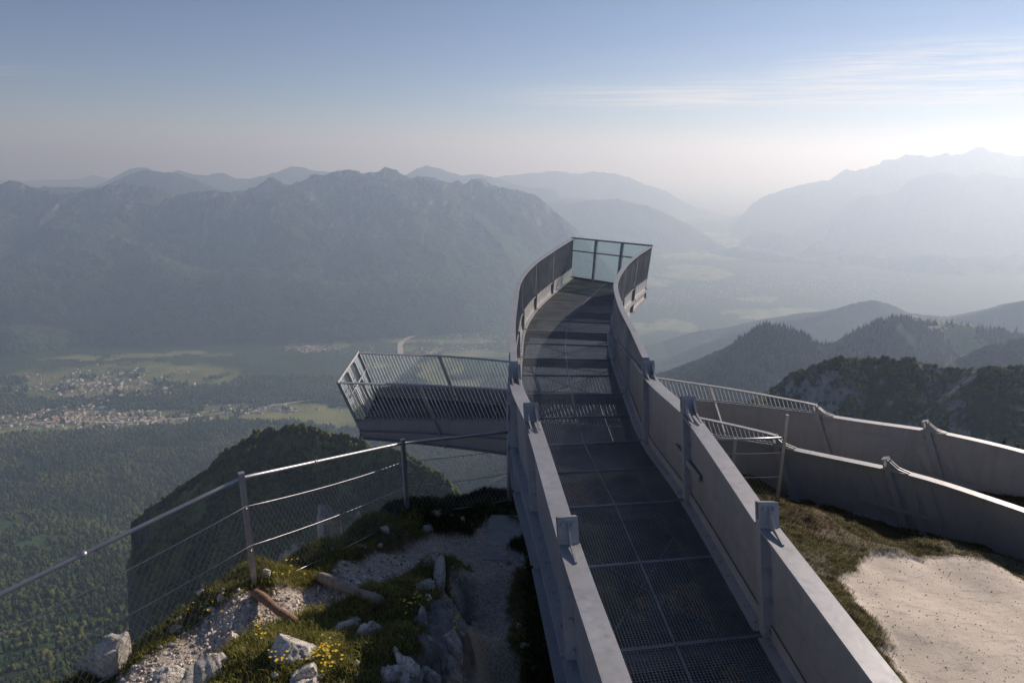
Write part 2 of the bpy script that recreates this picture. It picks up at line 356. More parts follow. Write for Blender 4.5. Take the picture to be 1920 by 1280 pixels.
near_ridge('wooded_ridge', [(1080, 700, 3900), (1180, 662, 4300), (1240, 640), (1300, 622), (1380, 612), (1440, 612, 5000), (1520, 640, 5200)], 4700, 0.42, 0.5, 101, -0.2, 0.95, 0.35, tree=14)
near_ridge('wooded_ridge', [(1100, 720, 3300), (1240, 700), (1330, 672), (1400, 640), (1450, 640), (1520, 640)], 3500, 0.42, 0.5, 104, -0.2, 0.95, 0.5, tree=12)
near_ridge('wooded_ridge', [(1330, 640), (1440, 606), (1500, 596), (1560, 580), (1600, 567), (1640, 561), (1668, 568), (1700, 584), (1760, 592), (1830, 596)], 3900, 0.5, 0.5, 107, -0.05, 0.95, 0.45, tree=12)
near_ridge('wooded_ridge', [(1700, 610), (1775, 598), (1830, 586), (1870, 576), (1920, 566), (2000, 550), (2200, 530)], 3300, 0.5, 0.5, 110, 0.1, 0.98, 0.5, tree=12)
def alm(X, Y, H):
    P = crest([(1790, 622, 1950), (1835, 640, 1850), (1735, 603, 1990)], 1900)
    m = np.zeros(X.shape)
    for (p, rx, ry) in ((P[0], 50, 60), (P[1], 45, 70), (P[2], 60, 30)):
        m = np.maximum(m, sstep(1.2, 0.8, ((X-p[0])/rx)**2+((Y-p[1])/ry)**2+0.5*fbm(X/30.0, Y/30.0, 3, 5)))
    return m
RB = [(1240, 790, 1500), (1300, 735, 1550), (1345, 700, 1600), (1372, 660, 1650), (1400, 628, 1700), (1430, 611), (1460, 609), (1498, 625), (1540, 648), (1580, 640), (1610, 618), (1640, 606), (1680, 600, 1850), (1720, 600, 1950), (1770, 603, 1980), (1820, 612, 1950), (1870, 618, 1900), (1920, 622, 1850), (2000, 620, 1800), (2200, 600)]
near_ridge('wooded_ridge', RB, 1750, 0.75, 0.8, 113, -0.45, 0.98, 0.66, nu=1000, nr=420, spur=(260, 90), rough=10, tree=9, meadow=alm, rockbase=1.25)
near_ridge('wooded_ridge', [(1700, 690, 1300), (1790, 672), (1860, 645), (1920, 632), (2000, 610), (2200, 580)], 1400, 0.7, 0.8, 116, 0.1, 0.98, 0.6, nu=700, spur=(260, 90), rough=8, tree=9)

# close dark hill on the right, mountain pine and bare rock
m_hill = land_material('hill_land', forest=((0.012, 0.020, 0.010), (0.035, 0.045, 0.018)), rockc=((0.12, 0.12, 0.12), (0.34, 0.335, 0.32)), tree=3.0, bumpd=2.0)
RA = [(1330, 830, 420), (1400, 760, 450), (1445, 730), (1490, 703), (1530, 690), (1560, 684), (1600, 678), (1640, 675), (1690, 675), (1740, 679), (1790, 684), (1830, 690, 480), (1860, 688, 460), (1900, 685, 450), (1940, 690, 450), (2000, 700, 440), (2200, 740, 430)]
near_ridge('hill', RA, 500, 0.85, 1.0, 120, -0.1, 0.98, 0.55, nu=900, nr=420, spur=(90, 30), amp=(0.45, 0.3), rough=7, rockbase=0.95, tree=3.0, mat=m_hill, wood=1.6)
# rocky hill below us on the left, cliff on its shaded side
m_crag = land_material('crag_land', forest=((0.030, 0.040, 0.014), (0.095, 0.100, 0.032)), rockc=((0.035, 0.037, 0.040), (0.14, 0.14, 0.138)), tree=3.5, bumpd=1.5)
RC = crest([(1010, 1130, 440), (930, 1010, 480), (880, 945, 510), (830, 895, 530), (790, 864, 550), (740, 847, 565), (690, 830, 578), (650, 817, 586), (600, 806, 592), (560, 799, 595), (520, 793, 600), (497, 795, 600), (478, 803, 595), (462, 833, 580), (448, 862, 570), (400, 890, 562), (365, 903, 572), (340, 924, 580), (310, 931, 588), (284, 950, 594), (268, 985, 596)], 600)
X, Y = polar(-0.72, 0.12, 250, 800, 760, 640, False)
CH = ridge_h(X, Y, RC, 0.78, 1.5, (70, 26), (0.55, 0.34), 130, segk=[1.0]*13+[1.1, 1.4, 2.2, 3.2, 4.5, 6.0, 6.0, 6.0, 6.0, 6.0][:len(RC)-14], endk=9.0)
CH = CH+9*fbm(X/40.0, Y/40.0, 5, 131)-2+2.5*ridged(X/14.0, Y/14.0, 4, 132)-1
wl = RC[-1, 0]+(Y-RC[-1, 1])*0.565*-1+26*fbm(Y/30.0, CH/16.0, 5, 137); CH = CH-5.0*np.clip(wl-X, 0, 60)-1.0*np.clip(wl-X, 0, None)
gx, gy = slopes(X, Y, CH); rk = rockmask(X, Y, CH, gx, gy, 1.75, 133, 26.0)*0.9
top = sstep(9, 3, np.hypot(X-RC[11, 0], Y-RC[11, 1])+4*fbm(X/4.0, Y/4.0, 3, 134)); rk = np.maximum(rk, 0.6*top)
gm = sstep(0.15, 0.4, fbm(X/14.0, Y/14.0, 5, 135))*0.25*(gx*gx+gy*gy < 2.0)
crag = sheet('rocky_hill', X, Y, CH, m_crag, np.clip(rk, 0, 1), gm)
crag_grid = (X, Y, CH)

# ---------------------------------------------------------------- steel materials
def steel(name, base=0.30, rough=0.5, metal=0.55, tint=(1.0, 1.0, 1.04), spangle=0.25, streak=True):
    m = M(name); p = m.pos(obj=True)
    v = m.n('TexVoronoi', Scale=28.0); m.put(v.inputs['Vector'], p)
    sp = m.ramp(v.outputs['Color'], [(0.0, 0.0), (1.0, 1.0)])
    n = m.noise(p, 2.3, 6, 0.65); n2 = m.noise(p, 14.0, 4, 0.6)
    a = tuple(base*(1-spangle)*t for t in tint); b = tuple(base*(1+spangle)*t for t in tint)
    c = m.mix(m.ramp(n, [(0.3, 0.0), (0.7, 1.0)]), a, b)
    c = m.mix(m.math('MULTIPLY', m.math('SUBTRACT', sp, 0.5), 0.35), c, tuple(x*1.3 for x in b))
    if streak:
        mp = m.n('Mapping'); m.put(mp.inputs[0], p); mp.inputs['Scale'].default_value = (7, 7, 0.5)
        c = m.mix(m.ramp(m.noise(mp.outputs[0], 1.0, 5, 0.7), [(0.52, 0.0), (0.74, 0.30)]), c, tuple(base*0.5*t for t in tint))
    r = m.ramp(n2, [(0.3, rough-0.08), (0.7, rough+0.12)])
    m.bsdf(c, r, metal, m.bump(n2, 0.08, 0.01)); return m.m
m_steel = steel('galvanised_steel', 0.36, 0.5, 0.4, (0.98, 0.99, 1.02), 0.10)
m_web = steel('girder_steel', 0.36, 0.48, 0.45, (0.98, 0.99, 1.02), 0.08)
m_bar = steel('railing_steel', 0.26, 0.45, 0.6, (0.92, 1.0, 1.1), streak=False)
m_grate = steel('grating_steel', 0.24, 0.5, 0.5, (0.90, 1.0, 1.08), streak=False)
m_bolt = steel('bolt_steel', 0.22, 0.4, 0.8, streak=False)
g = M('balustrade_glass'); tr = g.n('BsdfTransparent', Color=(0.90, 0.95, 0.94, 1)); gl = g.n('BsdfGlossy', Color=(1, 1, 1, 1), Roughness=0.04)
df = g.n('BsdfDiffuse', Color=(0.55, 0.60, 0.58, 1)); lw = g.n('LayerWeight', Blend=0.25)
m1 = g.n('MixShader', i0=0.12); g.put(m1.inputs[1], tr); g.put(m1.inputs[2], df)
m2 = g.n('MixShader'); g.put(m2.inputs[0], g.math('MULTIPLY', lw.outputs['Fresnel'], 0.5)); g.put(m2.inputs[1], m1); g.put(m2.inputs[2], gl)
g.t.links.new(m2.outputs[0], g.out.inputs[0]); m_glass = g.m

def catmull(pts, s):
    n = len(pts); i = int(min(max(math.floor(s), 0), n-2)); f = s-i
    p = lambda k: np.array(pts[k], float) if 0 <= k < n else (2*np.array(pts[0], float)-np.array(pts[1], float) if k < 0 else 2*np.array(pts[-1], float)-np.array(pts[-2], float))
    a, b, c, d = p(i-1), p(i), p(i+1), p(i+2)
    return 0.5*(2*b+(c-a)*f+(2*a-5*b+4*c-d)*f*f+(-a+3*b-3*c+d)*f**3)
class Arm:
    LEAN = 0.40
    def __init__(s, L, Rr, zf, hweb, htop, dep):
        s.L, s.R, s.zf, s.N = L, Rr, zf, len(L)-1; s.hweb, s.htop, s.dep = hweb, htop, dep
    def E(s, q, t): return catmull(s.L if q < 0 else s.R, t)
    def T(s, q, t):
        e = 0.02; d = s.E(q, min(t+e, s.N))-s.E(q, max(t-e, 0)); return d/np.linalg.norm(d)
    def P(s, q, t, h, o=0.0):
        """point on wall q (-1 left, 1 right) at station t, height h over the walkway, o metres outward"""
        e = s.E(q, t); T = s.T(q, t); n = np.array([-T[1], T[0]])*(-q)
        if q < 0: n = np.array([-T[1], T[0]])
        else: n = np.array([T[1], -T[0]])
        xy = e+T*s.LEAN*h+n*(o+0.04*max(h, 0)); return np.array([xy[0], xy[1], s.zf+h])
    def f(s, tab, t): return float(np.interp(t, [a for a, b in tab], [b for a, b in tab]))
    def sweep(s, mb, q, t0, t1, sec, n=None):
        """sec(t) -> list of (h, o) ring points"""
        n = n or max(2, int((t1-t0)*6)+1); ts = np.linspace(t0, t1, n); V = []; k = None
        for t in ts:
            r = sec(t); k = len(r); V += [s.P(q, t, h, o) for h, o in r]
        F = [[i*k+j, i*k+(j+1) % k, (i+1)*k+(j+1) % k, (i+1)*k+j] for i in range(n-1) for j in range(k)]
        F += [[3, 2, 1, 0], [(n-1)*k, (n-1)*k+1, (n-1)*k+2, (n-1)*k+3]]
        mb.add(V, F)
def rect(h0, h1, o0, o1): return [(h0, o0), (h0, o1), (h1, o1), (h1, o0)]
def build_arm(A, root, posts, solid_end, pitch=0.028, single_fin=(), bays=None, ledge=True, n_across=2, bar_step=0.092, t_first=0, bar_depth=0.038):
    N = A.N
    for q in (-1, 1):
        # girder web and flanges, split at the joints
        cuts = [t_first]+[p for p in posts if p > t_first]+[N]
        for a, b in zip(cuts[:-1], cuts[1:]):
            g0 = a+0.022 if a in posts else a; g1 = b-0.022 if b in posts else b
            mb = MB(); A.sweep(mb, q, g0, g1, lambda t: rect(-A.f(A.dep, t), A.f(A.hweb, t), -0.008, 0.008)); mb.build('girder_web', m_web, root)
            mb = MB(); A.sweep(mb, q, g0, g1, lambda t: rect(A.f(A.hweb, t)+0.001, A.f(A.hweb, t)+0.019, -A.f(A.fl, t), A.f(A.fl, t))); mb.build('top_flange', m_steel, root)
            mb = MB(); A.sweep(mb, q, g0, g1, lambda t: rect(-A.f(A.dep, t)-0.022, -A.f(A.dep, t)-0.001, -0.11, 0.11)); mb.build('bottom_flange', m_steel, root)
            # ledge carrying the grating, with bolts
            mb = MB(); A.sweep(mb, q, g0, g1, lambda t: rect(-0.002, 0.009, -0.115, -0.0085))
            A.sweep(mb, q, g0, g1, lambda t: rect(0.0095, 0.10, -0.0165, -0.0085))
            A.sweep(mb, q, g0, g1, lambda t: rect(-0.03, 0.0, 0.0085, 0.13))
            Lm = np.linalg.norm(A.P(q, b, 0)-A.P(q, a, 0))
            for k in range(max(1, int(Lm/0.24))):
                t = g0+(k+0.5)/int(Lm/0.24+1e-6 if Lm > .24 else 1)*(g1-g0)
                if t >= g1: break
                for (o, h) in ((-0.07, 0.009), (0.075, 0.001)):
                    c = A.P(q, t, h, o); mb.tube([c, c+[0, 0, 0.016]], 0.013, 6)
            mb.build('floor_angle', m_steel, root)
        for a in posts:
            # bolted joint: two end plates standing across the web, leaning outward along the arm
            hp = A.f(A.htop, a); solid = a <= solid_end+0.01; w = 0.082 if solid else 0.075
            T = A.T(q, a); T3 = np.array([T[0], T[1], 0]); up = A.P(q, a, 1)-A.P(q, a, 0); up /= np.linalg.norm(up)
            nn = np.cross(T3, [0, 0, 1.]); fwd = np.cross(up, nn); fwd /= np.linalg.norm(fwd)
            mb = MB(); ht = A.f(A.hweb, a)+0.20 if solid else hp-0.02; hb = -A.f(A.dep, a)-0.06
            for sgn in (-1, 1):
                gp = 0.038 if solid else 0.0135; c0 = A.P(q, a, hb)+fwd*gp*sgn; c1 = A.P(q, a, ht if solid else A.f(A.hweb, a)+0.05)+fwd*gp*sgn
                mb.bar(c0, c1, 2*w, 0.022, fwd)
                if not solid: mb.bar(c1, A.P(q, a, ht)+fwd*0.0135*sgn, 0.06, 0.012, fwd)
            if solid:
                for sd_ in (-1, 1): mb.bar(A.P(q, a, hb, sd_*(w-0.006)), A.P(q, a, ht-0.13, sd_*(w-0.006)), 0.010, 0.053, fwd)
                mb.bar(A.P(q, a, ht-0.012), A.P(q, a, ht-0.002), 2*w-0.004, 0.053, fwd)
            hs = [ht-0.055]+[ht-0.30-0.22*k for k in range(int((ht-hb-0.35)/0.22))] if solid else [0.1]
            for i, h in enumerate(hs):
                if not hb+0.03 < h: continue
                for o in (-0.042, 0.042):
                    for sgn in (-1, 1):
                        c = A.P(q, a, h, o); e_ = gp+0.011; mb.tube([c+fwd*e_*sgn, c+fwd*(e_+.018)*sgn], 0.021, 6); mb.tube([c+fwd*(e_+.018)*sgn, c+fwd*(e_+.03)*sgn], 0.011, 6)
            post = mb.build('post', m_steel, root)
            if solid:
                mb = MB()
                for o in ((0.0,) if a in single_fin else (-0.045, 0.045)):
                    L = 0.34; dt = 0.02
                    b0 = A.P(q, a, A.f(A.hweb, a)+0.17, o)-fwd*0.049; b1 = A.P(q, a, A.f(A.hweb, a)+0.021, o)-fwd*0.049
                    e1 = A.P(q, a, A.f(A.hweb, a)+0.021, o)-T3*L
                    m0 = b0*0.5+e1*0.5-np.array([0, 0, 0.035])
                    w2 = nn*0.009
                    V = [b0, b1, e1, e1+[0, 0, 0.012], m0]; V = [v-w2 for v in V]+[v+w2 for v in V]
                    F = [[0, 1, 2, 4], [2, 3, 4, 4], [5, 9, 7, 6], [7, 9, 8, 8], [0, 4, 9, 5], [4, 3, 8, 9], [3, 2, 7, 8], [2, 1, 6, 7]]
                    mb.add(V, F)
                mb.build('gusset', m_steel, post)
        # curved balustrade with upright flat bars beyond the solid part
        edges = [solid_end]+[p for p in posts if p > solid_end+0.01]+[N]
        mb = MB(); A.sweep(mb, q, solid_end-0.02, N, lambda t: rect(A.f(A.htop, t)-0.02, A.f(A.htop, t), -0.055, 0.045), 60); hr = mb.build('handrail', m_steel, root)
        for a, b in zip(edges[:-1], edges[1:]):
            mb = MB(); Lm = np.linalg.norm(A.P(q, b, 0)-A.P(q, a, 0)); nb = max(2, int(Lm/bar_step))
            for k in range(nb):
                t = a+(k+0.5)/nb*(b-a); h0 = A.f(A.hweb, t)+0.02; h1 = A.f(A.htop, t)-0.021
                if h1-h0 < 0.03: continue
                T = A.T(q, t); mb.bar(A.P(q, t, h0), A.P(q, t, h1), 0.010, bar_depth, np.array([-T[1], T[0], 0]))
            A.sweep(mb, q, a+0.02, b-0.02, lambda t: rect(A.f(A.hweb, t)+0.03, A.f(A.hweb, t)+0.055, -0.014, 0.014), 8)
            mb.build('railing_bars', m_bar, root)
    # grating panels
    for i in np.arange(t_first, N, 0.5):
        a, b = i, i+0.5
        for j in range(n_across):
            w0, w1 = j/n_across, (j+1)/n_across
            def G(u, v, h):
                t = a+(b-a)*u; l = A.P(-1, t, 0, -0.03)-A.LEAN*0; r = A.P(1, t, 0, -0.03); c = l*(1-v)+r*v; return c+[0, 0, h]
            c00, c10, c01, c11 = G(0.006, w0+0.004, 0), G(0.994, w0+0.004, 0), G(0.006, w1-0.004, 0), G(0.994, w1-0.004, 0)
            Q = lambda u, v: (c00*(1-u)+c10*u)*(1-v)+(c01*(1-u)+c11*u)*v
            mb = MB(); Ln = np.linalg.norm(c10-c00); Wd = np.linalg.norm(c01-c00); nl = max(8, int(Wd/pitch)); ncr = max(8, int(Ln/pitch))
            for k in range(nl+1):
                e = 0.004 if 0 < k < nl else 0.008
                mb.bar(Q(0, k/nl)-[0, 0, 0.016], Q(1, k/nl)-[0, 0, 0.016], e, 0.030)
            for k in range(1, ncr):
                mb.bar(Q(k/ncr, 0)-[0, 0, 0.003], Q(k/ncr, 1)-[0, 0, 0.003], 0.004, 0.004)
            for u in (0, 1): mb.bar(Q(u, 0)-[0, 0, 0.0150], Q(u, 1)-[0, 0, 0.0150], 0.020, 0.034)
            mb.build('grating_panel', m_grate, root)
    # beams and wind bracing under the walkway
    for a in posts+[N]:
        mb = MB(); l = A.P(-1, a, -0.10, -0.02); r = A.P(1, a, -0.10, -0.02); mb.bar(l, r, 0.10, 0.12); mb.build('cross_beam', m_steel, root)
    pr = [t_first]+posts+[N]
    for a, b in zip(pr[:-1], pr[1:]):
        mb = MB(); mb.bar(A.P(-1, a, -0.17, -0.05), A.P(1, b, -0.17, -0.05), 0.012, 0.012); mb.build('wind_brace', m_steel, root)
        mb = MB(); mb.bar(A.P(1, a, -0.195, -0.05), A.P(-1, b, -0.195, -0.05), 0.012, 0.012); mb.build('wind_brace', m_steel, root)
    # glazed end
    hT = A.f(A.htop, N); tl, trr = A.P(-1, N, hT), A.P(1, N, hT); bl, br = A.P(-1, N, 0.02), A.P(1, N, 0.02)
    d = (trr-tl); d /= np.linalg.norm(d); upv = (tl-bl); upv /= np.linalg.norm(upv); nrm = np.cross(d, upv)
    if np.dot(nrm[:2], A.T(-1, N)) < 0: nrm = -nrm
    mb = MB(); mb.bar(tl-d*0.05, trr+d*0.05, 0.05, 0.05, upv); mb.build('end_rail', m_steel, root)
    mb = MB(); mb.bar(bl-d*0.05-[0, 0, 0.15], br+d*0.05-[0, 0, 0.15], 0.02, 0.34, (0, 0, 1)); mb.build('end_plate', m_steel, root)
    S = lambda u, h: (bl*(1-h)+tl*h)*(1-u)+(br*(1-h)+trr*h)*u
    for k in range(3):
        mb = MB(); u0, u1 = k/3+0.012, (k+1)/3-0.012
        V = [S(u0, 0.02), S(u1, 0.02), S(u1, 0.965), S(u0, 0.965)]; mb.hexa([v for v in V]+[v+nrm*0.016 for v in V]); mb.build('glass_pane', m_glass, root)
    for u in (1/3, 2/3):
        mb = MB(); mb.bar(S(u, -0.15)-nrm*0.05, S(u, 0.97)-nrm*0.05, 0.09, 0.07, nrm); mb.build('end_post', m_steel, root)
    for u in (0.0, 1.0):
        mb = MB(); mb.bar(S(u, -0.22), S(u, 0.97), 0.03, 0.06, nrm); mb.build('end_post', m_steel, root)
    mb = MB(); mb.tube([S(-0.03, 0.66)-nrm*0.13-d*0.0, S(1.0, 0.66)-nrm*0.13], 0.021, 8); mb.build('grab_rail', m_steel, root, True)

upper = Arm([(0.86, 0.4), (0.70, 3.0), (0.52, 4.85), (0.30, 7.28), (0.10, 9.1), (0.05, 11.35), (0.10, 13.6), (0.22, 16.0), (0.58, 18.3), (1.15, 20.6), (1.97, 23.6)],
            [(2.33, 0.45), (2.20, 3.1), (2.13, 5.1), (2.05, 7.5), (1.90, 9.3), (1.96, 11.35), (2.05, 13.45), (2.27, 15.6), (2.75, 17.7), (3.35, 19.6), (4.05, 21.4)],
            -3.80, [(0, .80), (2, .80), (3, .91), (4, .84), (4.5, .74), (5, .60), (5.7, .46), (6.5, .37), (8, .31), (10, .28)],
            [(0, .80), (2, .80), (3, .91), (3.6, .87), (4, .84), (4.02, 1.04), (10, 1.25)], [(0, .62), (4, .55), (7, .42), (10, .26)])
upper.fl = [(0, .088), (4, .088), (5, .05), (10, .045)]
r_up = empty('viewing_platform', (0, 0, 0)); tag(r_up, 'grey steel walkway with see-through grating floor running out from below to a glazed end', 'viewing platform')
build_arm(upper, r_up, [2, 3, 4, 5, 6, 7, 8, 9], 4, single_fin=(1, 2), bar_step=0.072, bar_depth=0.062)
# short cross bars through two of the joints
for a, q in ((3, 1),):
    mb = MB(); mb.bar(upper.P(q, a-0.22, 0.42, -0.03), upper.P(q, a+0.22, 0.42, -0.03), 0.02, 0.07); mb.build('tie_bar', m_steel, r_up)

lower = Arm([(9.6, 7.3), (8.75, 8.75), (7.95, 10.1), (6.95, 11.35), (5.40, 12.45), (4.0, 13.5), (2.3, 14.5), (0.35, 15.3), (-1.7, 15.75), (-3.62, 15.95)],
            [(11.6, 8.6), (10.8, 10.3), (9.9, 11.8), (8.65, 13.15), (6.85, 14.15), (4.95, 15.45), (3.0, 16.5), (0.9, 17.35), (-1.5, 18.15), (-3.72, 18.5)],
            -6.25, [(0, .97), (4, .97), (5, .80), (6, .62), (7, .43), (8, .30), (9, .22)],
            [(0, .97), (3.6, 1.0), (4, 1.19), (9, 1.19)], [(0, .5), (5, .6), (7, .40), (9, .18)])
lower.fl = [(0, .088), (4, .088), (5, .05), (9, .045)]
r_lo = empty('viewing_platform', (0, 0, 0)); tag(r_lo, 'lower grey steel walkway passing beneath the other and ending in glass over the drop', 'viewing platform')
build_arm(lower, r_lo, [1, 3, 4, 5, 6, 7, 8], 4)
for a, q in ((3, -1),):
    mb = MB(); mb.bar(lower.P(q, a-0.4, 0.30, 0.03), lower.P(q, a+0.35, 0.30, 0.03), 0.02, 0.06); mb.build('tie_bar', m_steel, r_lo)

# pale marks of removed signs on the lower walkway's walls, built as thin plates
for q, t0, t1, h0, h1, o in ((-1, 3.30, 3.62, 0.42, 0.68, 1), (-1, 2.2, 2.5, 0.40, 0.70, 1), (1, 3.32, 3.66, 0.50, 0.75, -1)):
    mb = MB(); lower.sweep(mb, q, t0, t1, lambda t: rect(h0, h1, 0.0085*o, 0.0125*o) if o > 0 else rect(h0, h1, 0.0125*o, 0.0085*o), 5); mb.build('pale_patch', m_steel, r_lo)

# ---------------------------------------------------------------- forest, conifers, villages
def tone_mat(name, stops, rough=0.95, attrn='tone'):
    m = M(name); c = m.ramp(m.attr(attrn), stops, 'LINEAR')
    n = m.noise(m.pos(), 1.2, 2, 0.6); c = m.mix(m.ramp(n, [(0.35, 0.0), (0.7, 0.35)]), c, (0.008, 0.013, 0.006))
    m.bsdf(c, rough, spec=0.1); return m.m
m_tree = tone_mat('forest_crowns', [(0.0, (0.020, 0.036, 0.012)), (0.45, (0.050, 0.072, 0.018)), (0.8, (0.080, 0.104, 0.026)), (1.0, (0.12, 0.13, 0.038))])
def scatter_crowns(name, X, Y, Z, W, H, tone, mat, label, n=6, rings=((0.0, 0.42), (0.22, 0.5), (0.62, 0.30)), jit=0.25):
    """many small lumpy crowns in one mesh"""
    m = len(X); nr = len(rings); K = nr*n+1
    ang = (np.arange(n)/n*2*np.pi)[None, None, :]+rng.uniform(0, 6.28, (m, 1, 1))+np.arange(nr)[None, :, None]*0.5
    rad = np.array([r for _, r in rings])[None, :, None]*W[:, None, None]*(1+rng.uniform(-jit, jit, (m, nr, n)))
    hh = np.array([h for h, _ in rings])[None, :, None]*H[:, None, None]*(1+rng.uniform(-0.12, 0.12, (m, nr, n)))
    V = np.zeros((m, K, 3), dtype=np.float32)
    V[:, :-1, 0] = (X[:, None, None]+rad*np.cos(ang)).reshape(m, -1); V[:, :-1, 1] = (Y[:, None, None]+rad*np.sin(ang)).reshape(m, -1); V[:, :-1, 2] = (Z[:, None, None]+hh).reshape(m, -1)
    V[:, -1, 0] = X; V[:, -1, 1] = Y; V[:, -1, 2] = Z+H
    F = []
    for r in range(nr-1):
        for k in range(n):
            a, b, c, d = r*n+k, r*n+(k+1) % n, (r+1)*n+(k+1) % n, (r+1)*n+k; F += [[a, b, c], [a, c, d]]
    for k in range(n): F.append([(nr-1)*n+k, (nr-1)*n+(k+1) % n, K-1])
    F = (np.array(F)[None]+np.arange(m)[:, None, None]*K).reshape(-1, 3)
    o = mesh_np(name, V.reshape(-1, 3), F, [mat], True); attr(o, 'tone', np.repeat(np.clip(tone, 0, 1), K))
    return tag(o, label, None, kind='stuff')
N0 = 125000
ys = 560+rng.power(1.9, N0)*(4300-560); xs = rng.uniform(-0.92, 0.42, N0)*ys
dens = fbm(xs/90.0, ys/90.0, 3, 201); keep = (field_mask(xs, ys) < 0.3) & (rng.random(N0) > 0.8*village_mask(xs, ys)) & (dens > -0.30)
xs, ys, dens = xs[keep], ys[keep], dens[keep]; zs = valley_z(xs, ys)+2
big = np.interp(ys, [560, 1500, 4300], [0.75, 1.0, 1.5])
con = rng.random(len(xs)) < 0.45+0.5*fbm(xs/300.0, ys/300.0, 2, 203)
hts = rng.uniform(11, 21, len(xs))*np.where(con, 1.15, 0.85)*big; wd = rng.uniform(8.0, 13.0, len(xs))*np.where(con, 0.8, 1.15)*big
tone = np.where(con, rng.uniform(0.1, 0.6, len(xs)), rng.uniform(0.4, 1.0, len(xs)))+0.55*fbm(xs/190.0, ys/190.0, 4, 205)
hts = hts*rng.uniform(0.6, 1.25, len(xs)); wd = wd*rng.uniform(0.7, 1.3, len(xs))
scatter_crowns('forest', xs[con], ys[con], zs[con], wd[con], hts[con], tone[con], m_tree, 'dense mixed mountain forest covering the slope down to the valley')
nc = ~con
scatter_crowns('forest', xs[nc], ys[nc], zs[nc], wd[nc], hts[nc], tone[nc], m_tree, 'rounded broadleaf crowns of the forest on the slope down to the valley', rings=((0.0, 0.36), (0.35, 0.52), (0.75, 0.40)))

# conifers that can be told apart
def conifer(name, h, seed, tiers=9):
    rd = random.Random(seed); t = empty(name); mb = MB()
    mb.tube([(0, 0, -0.6), (0.02*h*rd.uniform(-1, 1), 0, h*0.5), (0, 0, h*0.96)], 0.1, 5, rs=[0.022*h, 0.014*h, 0.004*h]); mb.build('trunk', m_trunk, t)
    V, F = [], []
    for i in range(tiers*7):
        f = (i+rd.random())/(tiers*7); z = h*(0.10+0.88*f); r = h*(0.21*(1-f)**0.85+0.012)*rd.uniform(0.6, 1.15); a = rd.uniform(0, 6.283)
        for j in range(3):
            aa = a+rd.uniform(-0.5, 0.5)+j*2.09; c, s = math.cos(aa), math.sin(aa); w = r*rd.uniform(0.28, 0.45); dz = -r*rd.uniform(0.15, 0.45)
            b = len(V); V += [(0.05*r*c, 0.05*r*s, z+0.02*h), (0.55*r*c-w*s, 0.55*r*s+w*c, z+dz*0.5), (r*c, r*s, z+dz), (0.55*r*c+w*s, 0.55*r*s-w*c, z+dz*0.5), (0.5*r*c, 0.5*r*s, z+0.25*r)]
            F += [(b, b+1, b+4), (b+1, b+2, b+4), (b+2, b+3, b+4), (b+3, b, b+4)]
    o = mesh_np('crown', V, F, [m_needle], False, t); attr(o, 'tone', np.repeat(np.array([rd.random() for _ in range(len(V)//5)]), 5)); return t
mt = M('bark'); mt.bsdf((0.06, 0.045, 0.035), 0.9); m_trunk = mt.m
m_needle = tone_mat('needles', [(0.0, (0.010, 0.020, 0.011)), (0.6, (0.024, 0.040, 0.018)), (1.0, (0.050, 0.066, 0.026))])
protos = [conifer('conifer_tree', 1.0, 300+i) for i in range(3)]
def sample(grid, x, y):      # height of a fan-shaped sheet at x, y
    X, Y, H = grid; r = Y[:, 0]; a = X[0]/Y[0]
    i = np.clip(np.searchsorted(r, y)-1, 0, len(r)-2); j = np.clip(np.searchsorted(a, x/y)-1, 0, len(a)-2)
    fi = (y-r[i])/(r[i+1]-r[i]); fj = (x/y-a[j])/(a[j+1]-a[j])
    return (H[i, j]*(1-fj)+H[i, j+1]*fj)*(1-fi)+(H[i+1, j]*(1-fj)+H[i+1, j+1]*fj)*fi
def sheet_grid(o, nr, nu):
    v = np.empty(len(o.data.vertices)*3, dtype=np.float32); o.data.vertices.foreach_get('co', v); v = v.reshape(nr, nu, 3); return v[..., 0], v[..., 1], v[..., 2]
used = [0]
def plant(x, y, z, h, label, group):
    k = used[0] % 3; first = used[0] < 3; used[0] += 1
    if first:
        o = protos[k]; o.location = (x, y, z); o.rotation_euler[2] = random.uniform(0, 6); o.scale = (h*.95, h*.95, h); tag(o, label, 'tree', group); return
    copy = copy_thing(protos[k], (x, y, z), random.uniform(0, 6), (h*random.uniform(.8, 1.1), h*random.uniform(.8, 1.1), h), label, group)
LB = 'dark conifer among many on the tree-lined crest below the mountain hut'
ridge_b = [o for o in bpy.data.objects if o.name.startswith('wooded_ridge')]
gB = sheet_grid(ridge_b[4], 420, 1000)
PB = crest(RB, 1750); n = 0
segs = np.linalg.norm(np.diff(PB[:, :2], axis=0), axis=1); cum = np.concatenate([[0], np.cumsum(segs)])
for k in range(135):
    s_ = rng.uniform(cum[1], cum[18]); x = np.interp(s_, cum, PB[:, 0])+rng.normal(0, 9); y = np.interp(s_, cum, PB[:, 1])+rng.normal(-8, 14)
    plant(x, y, sample(gB, x, y)-1.0, rng.uniform(9, 21), LB, 'conifers on the crest below the hut')
LC = 'small conifer among many growing on the rocky hill below the fence'
for k in range(120):
    v_ = rng.uniform(0, 1); i = rng.uniform(2, 17); p = np.array([np.interp(i, range(len(RC)), RC[:, q]) for q in range(2)])
    dn = -p/np.linalg.norm(p)*rng.gamma(1.6, 28); x, y = p+dn+rng.normal(0, 6, 2)
    plant(x, y, sample(crag_grid, x, y)-0.4, rng.uniform(3.5, 8.0), LC, 'conifers on the rocky hill')
